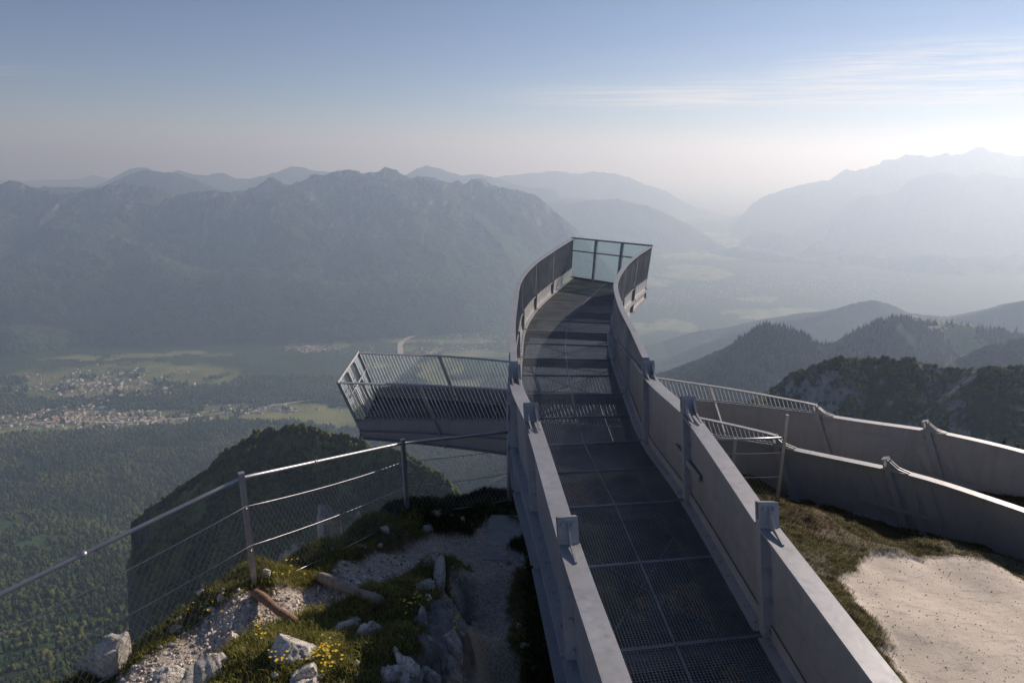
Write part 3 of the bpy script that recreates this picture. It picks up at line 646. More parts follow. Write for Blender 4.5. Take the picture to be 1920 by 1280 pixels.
# the wood standing on that ridge
nW = 16000; si = rng.uniform(cum[0], cum[18], nW); fr = rng.power(0.8, nW); xw = np.interp(si, cum, PB[:, 0])*(1-0.38*fr)+rng.normal(0, 12, nW); yw = np.interp(si, cum, PB[:, 1])*(1-0.38*fr)+rng.normal(0, 12, nW)
kw = (alm(xw, yw, xw) < 0.2) & (fbm(xw/60.0, yw/60.0, 3, 230) > -0.35); xw, yw = xw[kw], yw[kw]; zw = sample(gB, xw, yw); hw = rng.uniform(8, 18, len(xw))
scatter_crowns('forest', xw, yw, zw-1, rng.uniform(4, 7, len(xw)), hw, rng.uniform(0, 0.5, len(xw))+0.3*fbm(xw/80.0, yw/80.0, 2, 231), tone_mat('spruce_wood', [(0.0, (0.008, 0.014, 0.009)), (1.0, (0.034, 0.044, 0.020))]), 'dark spruce wood covering the ridge below the mountain hut', rings=((0.0, 0.46), (0.3, 0.36), (0.68, 0.18)))
# dwarf pine cover on both close hills
def cover(grid, n, x0, x1, y0, y1, wmin, wmax, label, mat, sl=1.3, seed=0, flat=0.5):
    y = rng.uniform(y0, y1, n); x = rng.uniform(x0, x1, n)*y; z = sample(grid, x, y); e = 1.5
    g_ = np.hypot(sample(grid, x+e, y)-sample(grid, x-e, y), sample(grid, x, y+e)-sample(grid, x, y-e))/(2*e)
    k = (g_ < sl+0.5*fbm(x/18.0, y/18.0, 3, seed)) & (fbm(x/26.0, y/26.0, 4, seed+1) > -0.25); x, y, z = x[k], y[k], z[k]
    w = rng.uniform(wmin, wmax, len(x)); t = 0.45+0.6*fbm(x/20.0, y/20.0, 3, seed+2)+rng.uniform(-.25, .25, len(x))
    return scatter_crowns('mountain_pine', x, y, z-0.3, w, w*rng.uniform(flat*.7, flat*1.3, len(x)), t, mat, label, rings=((0.0, 0.45), (0.45, 0.52), (0.85, 0.30)), jit=0.3)
m_pine = tone_mat('mountain_pine_needles', [(0.0, (0.024, 0.036, 0.014)), (0.5, (0.080, 0.092, 0.028)), (1.0, (0.19, 0.185, 0.060))])
cover(crag_grid, 34000, -0.62, 0.08, 330, 640, 2.2, 5.0, 'low mountain pine matting the rocky hill below the fence', m_pine, 1.5, 210, 0.7)
hillA = [o for o in bpy.data.objects if o.name.startswith('hill')][0]
gA = sheet_grid(hillA, 420, 900)
cover(gA, 30000, 0.2, 0.85, 330, 560, 1.6, 3.6, 'low mountain pine covering the dark hill on the right', m_pine, 0.95, 220, 0.6)

# villages: single houses on the valley floor
def house(name, seed, big=False):
    rd = random.Random(seed); t = empty(name); L, Wd, h, rf = (14, 10.5, 5.5, 3.2)
    mb = MB(); mb.obox((0, 0, h/2-1), (1, 0, 0), (0, 1, 0), (0, 0, 1), L, Wd, h+2)
    mb.add([(-L/2, -Wd/2, h), (-L/2, Wd/2, h), (-L/2, 0, h+rf), (L/2, -Wd/2, h), (L/2, Wd/2, h), (L/2, 0, h+rf)], [[0, 2, 1, 1], [3, 4, 5, 5]])
    mb.build('wall', m_wallw, t)
    mb = MB(); o_ = 1.1
    for sg in (-1, 1):
        a = np.array([-L/2-o_, sg*(Wd/2+o_), h-o_*rf/(Wd/2)]); b = np.array([L/2+o_, sg*(Wd/2+o_), h-o_*rf/(Wd/2)]); c = np.array([L/2+o_, 0, h+rf]); d = np.array([-L/2-o_, 0, h+rf])
        mb.hexa([a, b, c, d, a+[0, 0, .35], b+[0, 0, .35], c+[0, 0, .35], d+[0, 0, .35]])
    mb.build('roof', m_roofs[seed % 3], t); return t
def flat_mat(name, c, rough=0.8):
    m = M(name); n = m.noise(m.pos(), 0.35, 3, 0.6); m.bsdf(m.mix(m.ramp(n, [(0.3, 0.0), (0.7, 0.4)]), c, tuple(x*0.7 for x in c)), rough); return m.m
m_wallw = flat_mat('white_render', (0.78, 0.76, 0.70)); m_roofs = [flat_mat('red_tiles', (0.42, 0.30, 0.25)), flat_mat('brown_tiles', (0.36, 0.29, 0.25)), flat_mat('grey_roof', (0.62, 0.60, 0.58))]
hp = [house('house', 500+i) for i in range(3)]; hu = [0]
def on_valley(u, v):
    d = ray(u, v); t = ZV/d[2]; return d[0]*t, d[1]*t
def put_house(x, y, label, group, s=1.0):
    k = hu[0] % 3; first = hu[0] < 3; hu[0] += 1; z = float(valley_z(np.array([x]), np.array([y]))[0])+0.5
    if first:
        o = hp[k]; o.location = (x, y, z); o.rotation_euler[2] = random.uniform(0, 3.1); o.scale = (s, s, s); tag(o, label, 'house', group)
    else: copy_thing(hp[k], (x, y, z), random.uniform(0, 3.1), (s, s, s), label, group)
VIL = [((110, 790), (2.0, 75, 24), 95, 'house in the nearest village, left on the valley floor', 'houses of the nearest village'),
       ((260, 790), (0, 75, 14), 45, 'house at the edge of the nearest village among meadows', 'houses at the edge of the nearest village'),
       ((190, 728), (0, 95, 21), 90, 'house in the wider village behind the nearest one', 'houses of the second village'),
       ((470, 772), (0, 60, 10), 34, 'house in the row of houses beside the light green meadow', 'houses beside the light meadow'),
       ((585, 655), (0, 30, 5), 24, 'house in the small cluster at the foot of the massif', 'houses at the foot of the massif')]
extra = []
for (u, v), (_, ru, rv), cnt, lab, grp in VIL:
    for k in range(int(cnt*3.5)):
        x, y = on_valley(u+rng.normal(0, ru*0.75), v+rng.normal(0, rv*0.75))
        if k < cnt: put_house(x, y, lab, grp, rng.uniform(1.0, 1.5))
        else: extra.append((x, y, rng.uniform(0.9, 1.4)))
# farther towns fading in the haze: too many to count
for (u, v, ru, rv, cnt) in ((900, 640, 70, 14, 260), (840, 655, 70, 6, 120), (925, 585, 18, 6, 60), (1330, 545, 110, 22, 600), (1480, 530, 110, 12, 700), (1250, 560, 60, 20, 250), (1560, 545, 90, 14, 400), (1330, 470, 70, 10, 200), (690, 660, 40, 8, 50), (380, 735, 50, 6, 60)):
    for k in range(cnt):
        x, y = on_valley(u+rng.normal(0, ru*0.6), v+rng.normal(0, rv*0.6)); extra.append((x, y, rng.uniform(0.55, 0.95)))
E = np.array(extra); hz0 = valley_z(E[:, 0], E[:, 1]); mw, mr = MB(), MB()
for (x, y, s), z in zip(E, hz0):
    a = random.uniform(0, 3.14); ax = np.array([math.cos(a), math.sin(a), 0]); ay = np.array([-math.sin(a), math.cos(a), 0]); L, Wd, h, rf = 7*s, 5.2*s, 5.5*s, 3*s; c = np.array([x, y, z])
    q = lambda i, j, k: c+ax*i+ay*j+np.array([0, 0, k])
    mw.hexa([q(-L, -Wd, -1), q(L, -Wd, -1), q(L, Wd, -1), q(-L, Wd, -1), q(-L, -Wd, h), q(L, -Wd, h), q(L, Wd, h), q(-L, Wd, h)])
    mr.add([q(-L-1, -Wd-1, h-.6), q(L+1, -Wd-1, h-.6), q(L+1, 0, h+rf), q(-L-1, 0, h+rf), q(L+1, Wd+1, h-.6), q(-L-1, Wd+1, h-.6)], [[0, 1, 2, 3], [3, 2, 4, 5]])
far_w = mw.build('town', m_wallw); tag(far_w, 'pale walled houses of the far towns on the valley floor', kind='stuff')
v = np.concatenate(mr.v); f = np.concatenate(mr.f); rt = mesh_np('town_roofs', v, f, [m_roofs[0], m_roofs[1], m_roofs[2]], False, mi=np.repeat(rng.choice([0, 0, 1, 1, 2], len(f)//2), 2)); rt.parent = far_w
# hut and long sheds on the alm
xh, yh = 0.0, 0.0
for (u, v, L, Wd, h, mat, lab) in ((1712, 597, 24, 12, 7, 1, 'wide mountain hut with pale front on the wooded crest'), (1748, 599, 30, 9, 5, 2, 'long pale-roofed cable car station beside the mountain hut')):
    d = ray(u, v+6); t = 1930/d[1]; x, y = d[0]*t, 1930.0; z = float(sample(gB, np.array(x), np.array(y)))
    t_ = empty('mountain_hut' if L == 24 else 'cable_car_station', (x, y, z)); t_.rotation_euler[2] = 0.3; mb = MB(); mb.obox((0, 0, h/2-2), (1, 0, 0), (0, 1, 0), (0, 0, 1), L, Wd, h+4); mb.build('wall', m_wallw, t_)
    mb = MB()
    for sg in (-1, 1):
        a, b, c, e = np.array([-L/2-1, sg*(Wd/2+1), h-.4]), np.array([L/2+1, sg*(Wd/2+1), h-.4]), np.array([L/2+1, 0, h+2.4]), np.array([-L/2-1, 0, h+2.4]); mb.hexa([a, b, c, e, a+[0, 0, .4], b+[0, 0, .4], c+[0, 0, .4], e+[0, 0, .4]])
    mb.build('roof', m_roofs[mat], t_)
    mb = MB()
    for k in range(5): mb.obox((-L/2+L*(k+.5)/5, -Wd/2-0.05, h*0.55), (1, 0, 0), (0, 1, 0), (0, 0, 1), 1.6, 0.2, 1.5)
    mb.build('window_row', m_trunk, t_); tag(t_, lab, 'building')
# small swimming lake and the pale river bed
mw_ = M('pool_water'); mw_.bsdf((0.05, 0.28, 0.40), 0.15); x, y = on_valley(196, 762); mb = MB(); mb.tube([(x, y, float(valley_z(np.array([x]), np.array([y]))[0])-4), (x, y, float(valley_z(np.array([x]), np.array([y]))[0])+6)], 38, 24); pool = mb.build('bathing_lake', mw_.m); pool.scale = (1, 1, 1); tag(pool, kind='structure')
mg = M('gravel_bed'); mg.bsdf((0.50, 0.46, 0.40), 0.95)
def ribbon(name, pts, w, mat):
    P_ = np.array([on_valley(u, v) for u, v in pts]); t = np.linspace(0, len(P_)-1, len(P_)*8); P_ = np.array([catmull([tuple(p) for p in P_], k) for k in t])
    T = np.gradient(P_, axis=0); T /= np.linalg.norm(T, axis=1)[:, None]; nn = np.stack([-T[:, 1], T[:, 0]], 1); ww = w*(0.6+0.8*np.abs(np.sin(t*2.3)+0.3*np.sin(t*7)))[:, None]
    A, B = P_+nn*ww, P_-nn*ww; V = np.zeros((len(P_)*2, 3)); V[0::2, :2] = A; V[1::2, :2] = B; V[:, 2] = valley_z(V[:, 0], V[:, 1])+9
    F = [[2*i, 2*i+1, 2*i+3, 2*i+2] for i in range(len(P_)-1)]; return tag(mesh_np(name, V, F, [mat]), kind='structure')
ribbon('river', [(752, 668), (752, 645), (775, 632), (820, 622), (880, 612), (925, 600), (950, 590)], 16, mg.m)
ribbon('road', [(668, 571), (700, 566), (755, 560)], 22, mg.m)
ribbon('quarry', [(915, 584), (928, 580), (942, 575)], 45, mg.m)
ribbon('road', [(0, 812), (120, 806), (250, 800), (340, 790), (420, 782), (520, 762), (620, 748), (700, 735)], 6, mg.m)

# ---------------------------------------------------------------- the summit ground under and beside the walkways
CTRL = np.array([(-2.63, 6.42, -4.22), (-3.8, 5.45, -4.62), (-4.6, 4.7, -4.9), (-2.0, 5.2, -4.08), (-2.4, 4.4, -4.1), (-3.4, 4.6, -4.4), (-3.2, 5.5, -4.42), (-1.5, 9.17, -4.88), (-0.04, 10.2, -5.30),
    (-1.3, 6.0, -4.14), (-1.0, 7.0, -4.62), (-0.95, 5.2, -3.92), (-0.8, 4.4, -3.9), (-0.7, 5.9, -4.25), (-1.4, 5.0, -4.0), (-1.9, 6.6, -4.36), (-2.1, 7.4, -4.5), (-1.7, 7.6, -4.72), (-1.2, 8.2, -4.98), (-1.85, 8.5, -4.75), (-1.05, 7.7, -4.78),
    (-0.3, 5.0, -5.32), (0.1, 6.0, -5.3), (0.2, 7.5, -5.24), (-0.35, 7.2, -5.25), (-0.5, 8.4, -5.15), (0.0, 3.5, -5.3), (0.2, 9.2, -5.18), (-1.3, 9.6, -5.0), (-0.7, 9.9, -5.18), (-1.0, 10.3, -5.25),
    (1.2, 5, -5.3), (1.2, 8, -5.2), (1.2, 10.5, -5.4), (2.5, 3.5, -4.6), (2.45, 5, -4.55), (2.4, 6.5, -4.53), (2.35, 8, -4.55), (2.25, 9.3, -4.6), (2.2, 10.4, -4.8), (3.4, 6, -5.2), (3.4, 8, -5.25), (2.7, 10.5, -5.6), (4.6, 11.4, -5.82), (3.4, 11.8, -5.9), (4.2, 6.5, -5.35), (4.4, 8.5, -5.38), (5.2, 9.0, -5.45), (6.5, 8.9, -5.5),  # includes a bank beside the right girder, added to block sun below the deck
    (4.8, 10.1, -5.42), (5.5, 10.2, -5.75), (6.4, 9.8, -5.75), (7.4, 9.3, -5.8), (8.5, 7.5, -5.6), (7.2, 7.0, -5.35), (6, 4.5, -5.3), (9, 4.0, -5.4), (9.5, 11.5, -6.1), (8, 12.5, -6.2), (11, 14, -7.0), (12, 9, -6.3), (14, 18, -9.2), (10.5, 16.5, -7.6), (16.5, 20, -10.5), (8, 14, -6.7), (14, 12, -7.0), (16, 15, -8.5), (5.4, 12.0, -6.3), (6.95, 11.0, -6.28), (7.9, 10.0, -6.15), (6.2, 10.6, -6.1), (6.9, 12.2, -6.5), (8.6, 11.4, -6.45), (3.5, 3.5, -5.3)])
EDGE = np.array([(-4.9, 3.4), (-4.65, 4.75), (-4.05, 5.55), (-3.3, 6.2), (-2.78, 6.85), (-2.35, 7.9), (-1.95, 9.0), (-1.55, 9.75), (-0.6, 10.55), (0.8, 11.0), (2.2, 11.7), (3.6, 12.5), (5.6, 13.2), (7.6, 14.6), (9.5, 17.0), (14, 21.0), (17.0, 21.0), (17, 3.4)])
def edge_dist(x, y):
    """signed distance, positive outside the summit ground"""
    d = np.full(x.shape, 1e9); inside = np.zeros(x.shape, bool); n = len(EDGE)
    for i in range(n):
        a, b = EDGE[i], EDGE[(i+1) % n]; e = b-a; q = np.clip(((x-a[0])*e[0]+(y-a[1])*e[1])/(e@e), 0, 1)
        d = np.minimum(d, np.hypot(x-a[0]-q*e[0], y-a[1]-q*e[1]))
        c = (a[1] > y) != (b[1] > y); xx = a[0]+(y-a[1])/(b[1]-a[1]+1e-12)*(b[0]-a[0]); inside ^= c & (x < xx)
    return np.where(inside, -d, d)
def ground_base(x, y):
    num = np.zeros(x.shape); den = np.zeros(x.shape)
    for cx, cy, cz in CTRL:
        w = 1.0/(((x-cx)**2+(y-cy)**2)**1.7+0.004); num += w*cz; den += w
    return num/den
def seg_dist(x, y, pts):
    d = np.full(x.shape, 1e9)
    for a, b in zip(pts[:-1], pts[1:]):
        a = np.array(a); b = np.array(b); e = b-a; q = np.clip(((x-a[0])*e[0]+(y-a[1])*e[1])/(e@e), 0, 1); d = np.minimum(d, np.hypot(x-a[0]-q*e[0], y-a[1]-q*e[1]))
    return d
PATH_A = [(-3.9, 4.6), (-3.3, 5.25), (-2.75, 5.75), (-2.2, 6.1), (-1.85, 6.55), (-1.65, 7.3), (-1.35, 8.0), (-0.7, 8.6), (0.0, 8.5)]
PATH_B = [(-0.2, 9.3), (-0.35, 7.6), (-0.2, 6.2), (-0.08, 4.8), (-0.05, 3.0)]
PLAZA = [(4.15, 3.0), (4.2, 6.4), (4.25, 7.6), (4.45, 8.5), (5.1, 9.0), (6.1, 9.25), (6.85, 9.0), (7.6, 8.2), (8.4, 6.8), (9.5, 5.0), (10, 3.0)]
def poly_in(x, y, P_):
    d = np.full(x.shape, 1e9); ins = np.zeros(x.shape, bool); n = len(P_)
    for i in range(n):
        a, b = np.array(P_[i]), np.array(P_[(i+1) % n]); e = b-a; q = np.clip(((x-a[0])*e[0]+(y-a[1])*e[1])/(e@e), 0, 1); d = np.minimum(d, np.hypot(x-a[0]-q*e[0], y-a[1]-q*e[1]))
        c = (a[1] > y) != (b[1] > y); ins ^= c & (x < a[0]+(y-a[1])/(b[1]-a[1]+1e-12)*(b[0]-a[0]))
    return np.where(ins, d, -d)
def masks(x, y):
    wx = x+0.26*fbm(x/0.7, y/0.7, 6, 301, 0.6); wy = y+0.26*fbm(x/0.7, y/0.7, 6, 302, 0.6)
    pa = sstep(0.36, 0.22, seg_dist(wx, wy, PATH_A)-0.05*(wx < -2.4)); pb = sstep(0.40, 0.30, seg_dist(wx, wy, PATH_B)); pl = sstep(-0.06, 0.10, poly_in(wx, wy, PLAZA))
    gravel = np.maximum(np.maximum(pa, pb), pl)
    pit = sstep(0.34, 0.46, fbm(x/0.45, y/0.45, 4, 305))*(x < 0)*0.8
    bare = sstep(0.05, 0.40, fbm(x/0.6, y/0.6, 4, 306))
    brown = np.maximum(sstep(0.8, 0.2, np.hypot((x-4.75)/0.9, (y-10.0)/0.9)), 0)
    return gravel, np.clip(pit, 0, 1), bare, brown, pl
def outcrop(x, y):
    w = x+0.12*fbm(x/0.4, y/0.4, 3, 331); return np.exp(-((w+0.62)/0.24)**2)*sstep(8.2, 7.2, y)*sstep(-0.35, 0.15, fbm(x/0.5, y/0.6, 3, 332)+0.15)
def ground_z(x, y):
    x = np.asarray(x, float); y = np.asarray(y, float)
    z = ground_base(x, y); gr, pit, bare, brown, pl = masks(x, y); soft = 1-gr
    z = z+(np.where(x < 0.4, 0.10, 0.055)*fbm(x/0.42, y/0.42, 5, 310)+0.03*fbm(x/0.13, y/0.13, 3, 311))*(0.25+0.75*soft)*(1-0.7*pl)+0.03*(1-gr)
    z = z+gr*(0.012*fbm(x/0.10, y/0.10, 3, 312))*(1-pl)+pl*(0.025*fbm(x/0.9, y/0.9, 3, 313))
    oc = outcrop(x, y); z = z+oc*(0.16*ridged(x/0.16+0.2*vnoise(x*9, y*9, 7), y/0.42, 5, 330)-0.04)
    d = edge_dist(x, y); o = np.clip(d, 0, None)
    lim = 3.0*o+0.5*o*ridged(x/1.6, y/1.6, 4, 314)*sstep(0.1, 1.2, o)
    return z-np.where(d > 0, 2.2*np.maximum(lim, 0.4*o)*sstep(-0.05, 0.5, o), 0)
gx_ = np.linspace(-6.2, 14.5, 1050); gy_ = np.linspace(3.0, 19.0, 800)
X, Y = np.meshgrid(gx_, gy_); Z = ground_z(X, Y); GR, PIT, BARE, BROWN, PL = masks(X, Y); ED = edge_dist(X, Y)
m = M('summit_ground'); p = m.pos()
grav = m.ramp(m.noise(p, 34, 4, 0.75), [(0.32, (0.24, 0.20, 0.165)), (0.5, (0.49, 0.43, 0.365)), (0.68, (0.70, 0.63, 0.545))])
sand = m.mix(m.ramp(m.noise(p, 1.6, 7, 0.75), [(0.42, 0.0), (0.66, 0.6)]), (0.70, 0.62, 0.52), (0.50, 0.44, 0.36))
mpn = m.n('Mapping'); m.put(mpn.inputs[0], p); mpn.inputs['Rotation'].default_value = (0, 0, 0.9); mpn.inputs['Scale'].default_value = (2.0, 9.0, 2.0)
sand = m.mix(m.ramp(m.noise(mpn.outputs[0], 1.2, 8, 0.8), [(0.52, 0.0), (0.66, 0.75)]), sand, (0.36, 0.31, 0.26))
sand = m.mix(m.ramp(m.noise(p, 60, 2, 0.7), [(0.60, 0.0), (0.72, 0.5)]), sand, (0.28, 0.25, 0.22))
turf = m.ramp(m.noise(p, 5, 6, 0.7), [(0.3, (0.040, 0.034, 0.016)), (0.5, (0.085, 0.082, 0.028)), (0.7, (0.15, 0.125, 0.050))])
turf = m.mix(m.ramp(m.noise(p, 26, 4, 0.7), [(0.45, 0.0), (0.7, 0.8)]), turf, (0.045, 0.030, 0.018))
turf = m.mix(m.attr('brown'), turf, m.ramp(m.noise(p, 30, 4, 0.7), [(0.35, (0.06, 0.042, 0.025)), (0.65, (0.21, 0.155, 0.09))]))
cliff = m.ramp(m.noise(p, 2.5, 8, 0.7), [(0.35, (0.10, 0.10, 0.09)), (0.65, (0.42, 0.40, 0.37))])
turf = m.mix(m.attr('deck_shade'), turf, m.ramp(m.noise(p, 22, 5, 0.7), [(0.35, (0.012, 0.010, 0.008)), (0.7, (0.045, 0.038, 0.028))]))
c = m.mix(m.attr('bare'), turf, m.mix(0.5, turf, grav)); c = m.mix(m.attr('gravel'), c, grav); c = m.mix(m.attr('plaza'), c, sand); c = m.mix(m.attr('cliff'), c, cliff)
b1 = m.bump(m.noise(p, 40, 5, 0.7), 0.55, 0.012); m.bsdf(c, 0.95, normal=b1, spec=0.15)
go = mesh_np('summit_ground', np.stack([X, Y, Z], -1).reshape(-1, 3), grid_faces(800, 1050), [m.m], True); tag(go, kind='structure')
DECK_SHADE = sstep(0.3, 0.7, X)*sstep(3.0, 2.7, X)*sstep(11.5, 10.5, Y)  # shade under the upper walkway, put into the ground as a dark colour
for nme, arr in (('deck_shade', DECK_SHADE), ('gravel', GR*(1-DECK_SHADE)), ('bare', BARE*0.35*(1-DECK_SHADE)), ('brown', BROWN), ('plaza', PL), ('cliff', np.maximum(sstep(0.35, 0.8, ED+0.35*fbm(X/0.8, Y/0.8, 3, 320)), sstep(0.35, 0.6, outcrop(X, Y)+0.25*fbm(X/0.12, Y/0.2, 4, 321))))): attr(go, nme, arr.ravel())
gz = lambda x, y: float(ground_z(np.array([float(x)]), np.array([float(y)]))[0])

# grass blades
def grass(name, n, x0, x1, y0, y1, hmin, hmax, label, cols, pred, seed):
    r_ = np.random.default_rng(seed); x = r_.uniform(x0, x1, n); y = r_.uniform(y0, y1, n); k = pred(x, y, r_); x, y = x[k], y[k]
    # gather blades into tufts
    tx = x+0.03*r_.normal(size=len(x)); ty = y+0.03*r_.normal(size=len(x)); z = ground_z(tx, ty)-0.01; nb = len(tx)
    h = r_.uniform(hmin, hmax, nb)*(0.7+0.6*(0.5+0.5*fbm(tx/0.35, ty/0.35, 3, seed))); a = r_.uniform(0, 6.28, nb); lean = h*r_.uniform(0.15, 0.9, nb); w = r_.uniform(0.0022, 0.0045, nb)
    dx, dy = np.cos(a), np.sin(a); V = np.zeros((nb, 5, 3))
    base = np.stack([tx, ty, z], 1); px = np.stack([-dy, dx, 0*dx], 1)*w[:, None]
    mid = base+np.stack([dx*lean*0.35, dy*lean*0.35, h*0.6], 1); tip = base+np.stack([dx*lean, dy*lean, h*(1-0.35*lean/np.maximum(h, 1e-6))], 1)
    V[:, 0] = base-px; V[:, 1] = base+px; V[:, 2] = mid+px*0.8; V[:, 3] = mid-px*0.8; V[:, 4] = tip
    F = (np.array([[0, 1, 2], [0, 2, 3], [3, 2, 4]])[None]+np.arange(nb)[:, None, None]*5).reshape(-1, 3)
    mm = M(name+'_blades'); cc = mm.ramp(mm.attr('tone'), cols); bb = mm.n('BsdfPrincipled', Roughness=0.7); mm.put(bb.inputs['Base Color'], cc); bb.inputs['Specular IOR Level'].default_value = 0.2
    tl_ = mm.n('BsdfTranslucent'); mm.put(tl_.inputs[0], cc); mx = mm.n('MixShader', i0=0.35); mm.put(mx.inputs[1], bb); mm.put(mx.inputs[2], tl_); mm.t.links.new(mx.outputs[0], mm.out.inputs[0])
    o = mesh_np(name, V.reshape(-1, 3), F, [mm.m]); attr(o, 'tone', np.repeat(np.clip(r_.random(nb)*0.6+0.2+0.4*fbm(tx/0.3, ty/0.3, 3, seed+1), 0, 1), 5)); return tag(o, label, kind='stuff')
GC = [(0.0, (0.15, 0.105, 0.045)), (0.35, (0.19, 0.185, 0.045)), (0.7, (0.29, 0.29, 0.075)), (1.0, (0.50, 0.42, 0.20))]
def in_grass(x, y, r_):
    gr, pit, bare, brown, pl = masks(x, y); d = edge_dist(x, y); gr = np.maximum(gr, sstep(0.3, 0.6, outcrop(x, y)))
    return (d < 0.30) & (r_.random(len(x)) > np.clip(gr*1.15, 0, 1)) & (r_.random(len(x)) > 0.35*bare)
grass('grass', 190000, -4.9, 0.5, 3.6, 11.0, 0.03, 0.10, 'short alpine grass on the rocky summit beside the fence', GC, in_grass, 41)
grass('grass', 90000, 3.0, 9.5, 6.5, 12.6, 0.02, 0.07, 'thin dry grass around the pale gravel clearing', [(0.0, (0.06, 0.045, 0.025)), (0.5, (0.11, 0.095, 0.040)), (1.0, (0.20, 0.17, 0.075))], in_grass, 42)
grass('heather', 60000, -2.3, 0.35, 8.4, 10.8, 0.04, 0.12, 'dark dense heather hummock at the corner of the fence', [(0.0, (0.012, 0.014, 0.008)), (0.6, (0.03, 0.038, 0.014)), (1.0, (0.07, 0.075, 0.03))], lambda x, y, r_: in_grass(x, y, r_) & (fbm(x/0.5, y/0.5, 3, 50)+0.5*(y-9.0) > 0), 43)

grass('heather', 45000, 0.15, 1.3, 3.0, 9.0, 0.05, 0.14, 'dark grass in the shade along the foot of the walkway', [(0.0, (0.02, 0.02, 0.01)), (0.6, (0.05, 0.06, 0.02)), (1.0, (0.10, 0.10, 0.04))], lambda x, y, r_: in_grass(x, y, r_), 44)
# rocks
m_rock = M('limestone'); p = m_rock.pos(obj=True); p2 = m_rock.pos()
rc = m_rock.ramp(m_rock.noise(p2, 9, 9, 0.72), [(0.28, (0.22, 0.20, 0.175)), (0.45, (0.55, 0.51, 0.46)), (0.7, (0.78, 0.74, 0.67))])
rc = m_rock.mix(m_rock.ramp(m_rock.noise(p2, 45, 3, 0.7), [(0.55, 0.0), (0.7, 0.6)]), rc, (0.14, 0.13, 0.115))
vo = m_rock.n('TexVoronoi', _feature='DISTANCE_TO_EDGE', Scale=11.0); wv = m_rock.n('VectorMath', _operation='ADD'); m_rock.put(wv.inputs[0], p2); nz = m_rock.n('TexNoise', Scale=6.0, Detail=4.0); m_rock.put(nz.inputs['Vector'], p2)
sc_ = m_rock.n('VectorMath', _operation='SCALE'); m_rock.put(sc_.inputs[0], nz.outputs[1]); sc_.inputs[3].default_value = 0.2; m_rock.put(wv.inputs[1], sc_.outputs[0]); m_rock.put(vo.inputs['Vector'], wv.outputs[0])
crk = m_rock.ramp(vo.outputs['Distance'], [(0.0, 0.6), (0.035, 0.0)]); rc = m_rock.mix(crk, rc, (0.10, 0.095, 0.085))
bh = m_rock.math('SUBTRACT', m_rock.noise(p2, 22, 7, 0.72), crk); m_rock.bsdf(rc, 0.92, normal=m_rock.bump(bh, 0.7, 0.02), spec=0.15)
def rock(x, y, sx, sy, sz, rz, seed, label, zoff=0.0, tilt=0.0, group=None, z=None, mat=None, slab=0.0):
    bm = bmesh.new(); bmesh.ops.create_icosphere(bm, subdivisions=5, radius=1.0)
    rd = np.random.default_rng(seed); co = np.array([v.co[:] for v in bm.verts])
    for k in range(22):      # planar cuts give broken faces
        n = rd.normal(size=3); n /= np.linalg.norm(n); d = rd.uniform(0.42, 0.88); ex = co@n-d; co = co-np.where(ex > 0, ex*0.97, 0)[:, None]*n
    nn = co/np.linalg.norm(co, axis=1)[:, None]
    s1 = fbm(co[:, 0]*1.5+seed+co[:, 2]*0.7, co[:, 1]*1.5-co[:, 2]*1.2, 5, seed); s2 = ridged(co[:, 0]*3.4+co[:, 2]*(1.0+3*slab), co[:, 1]*3.4+seed-co[:, 2], 4, seed+1)
    s3 = ridged(co[:, 0]*8+co[:, 2]*5, co[:, 1]*8-co[:, 2]*3+seed, 4, seed+2)
    co = co*(1+0.22*s1+0.11*s2+0.04*s3)[:, None]
    for v, c_ in zip(bm.verts, co): v.co = c_
    me = bpy.data.meshes.new('rock'); bm.to_mesh(me); bm.free(); me.materials.append(mat or m_rock.m); me.polygons.foreach_set('use_smooth', np.ones(len(me.polygons), bool))
    o = bpy.data.objects.new('rock', me); COL.objects.link(o); o.scale = (sx, sy, sz); o.rotation_euler = (tilt, 0.25*tilt, rz); o.location = (x, y, (gz(x, y) if z is None else z)+zoff)
    return tag(o, label, 'rock', group)
def gpt(u, v):      # ground point seen at a bearing/elevation of the survey picture
    d = ray(u, v); d = d/np.linalg.norm(d); t = np.linspace(5, 16, 1200); x, y, z = d[0]*t, d[1]*t, d[2]*t; below = z < ground_z(x, y); i = int(np.argmax(below)) if below.any() else len(t)-1
    return float(x[i]), float(y[i])
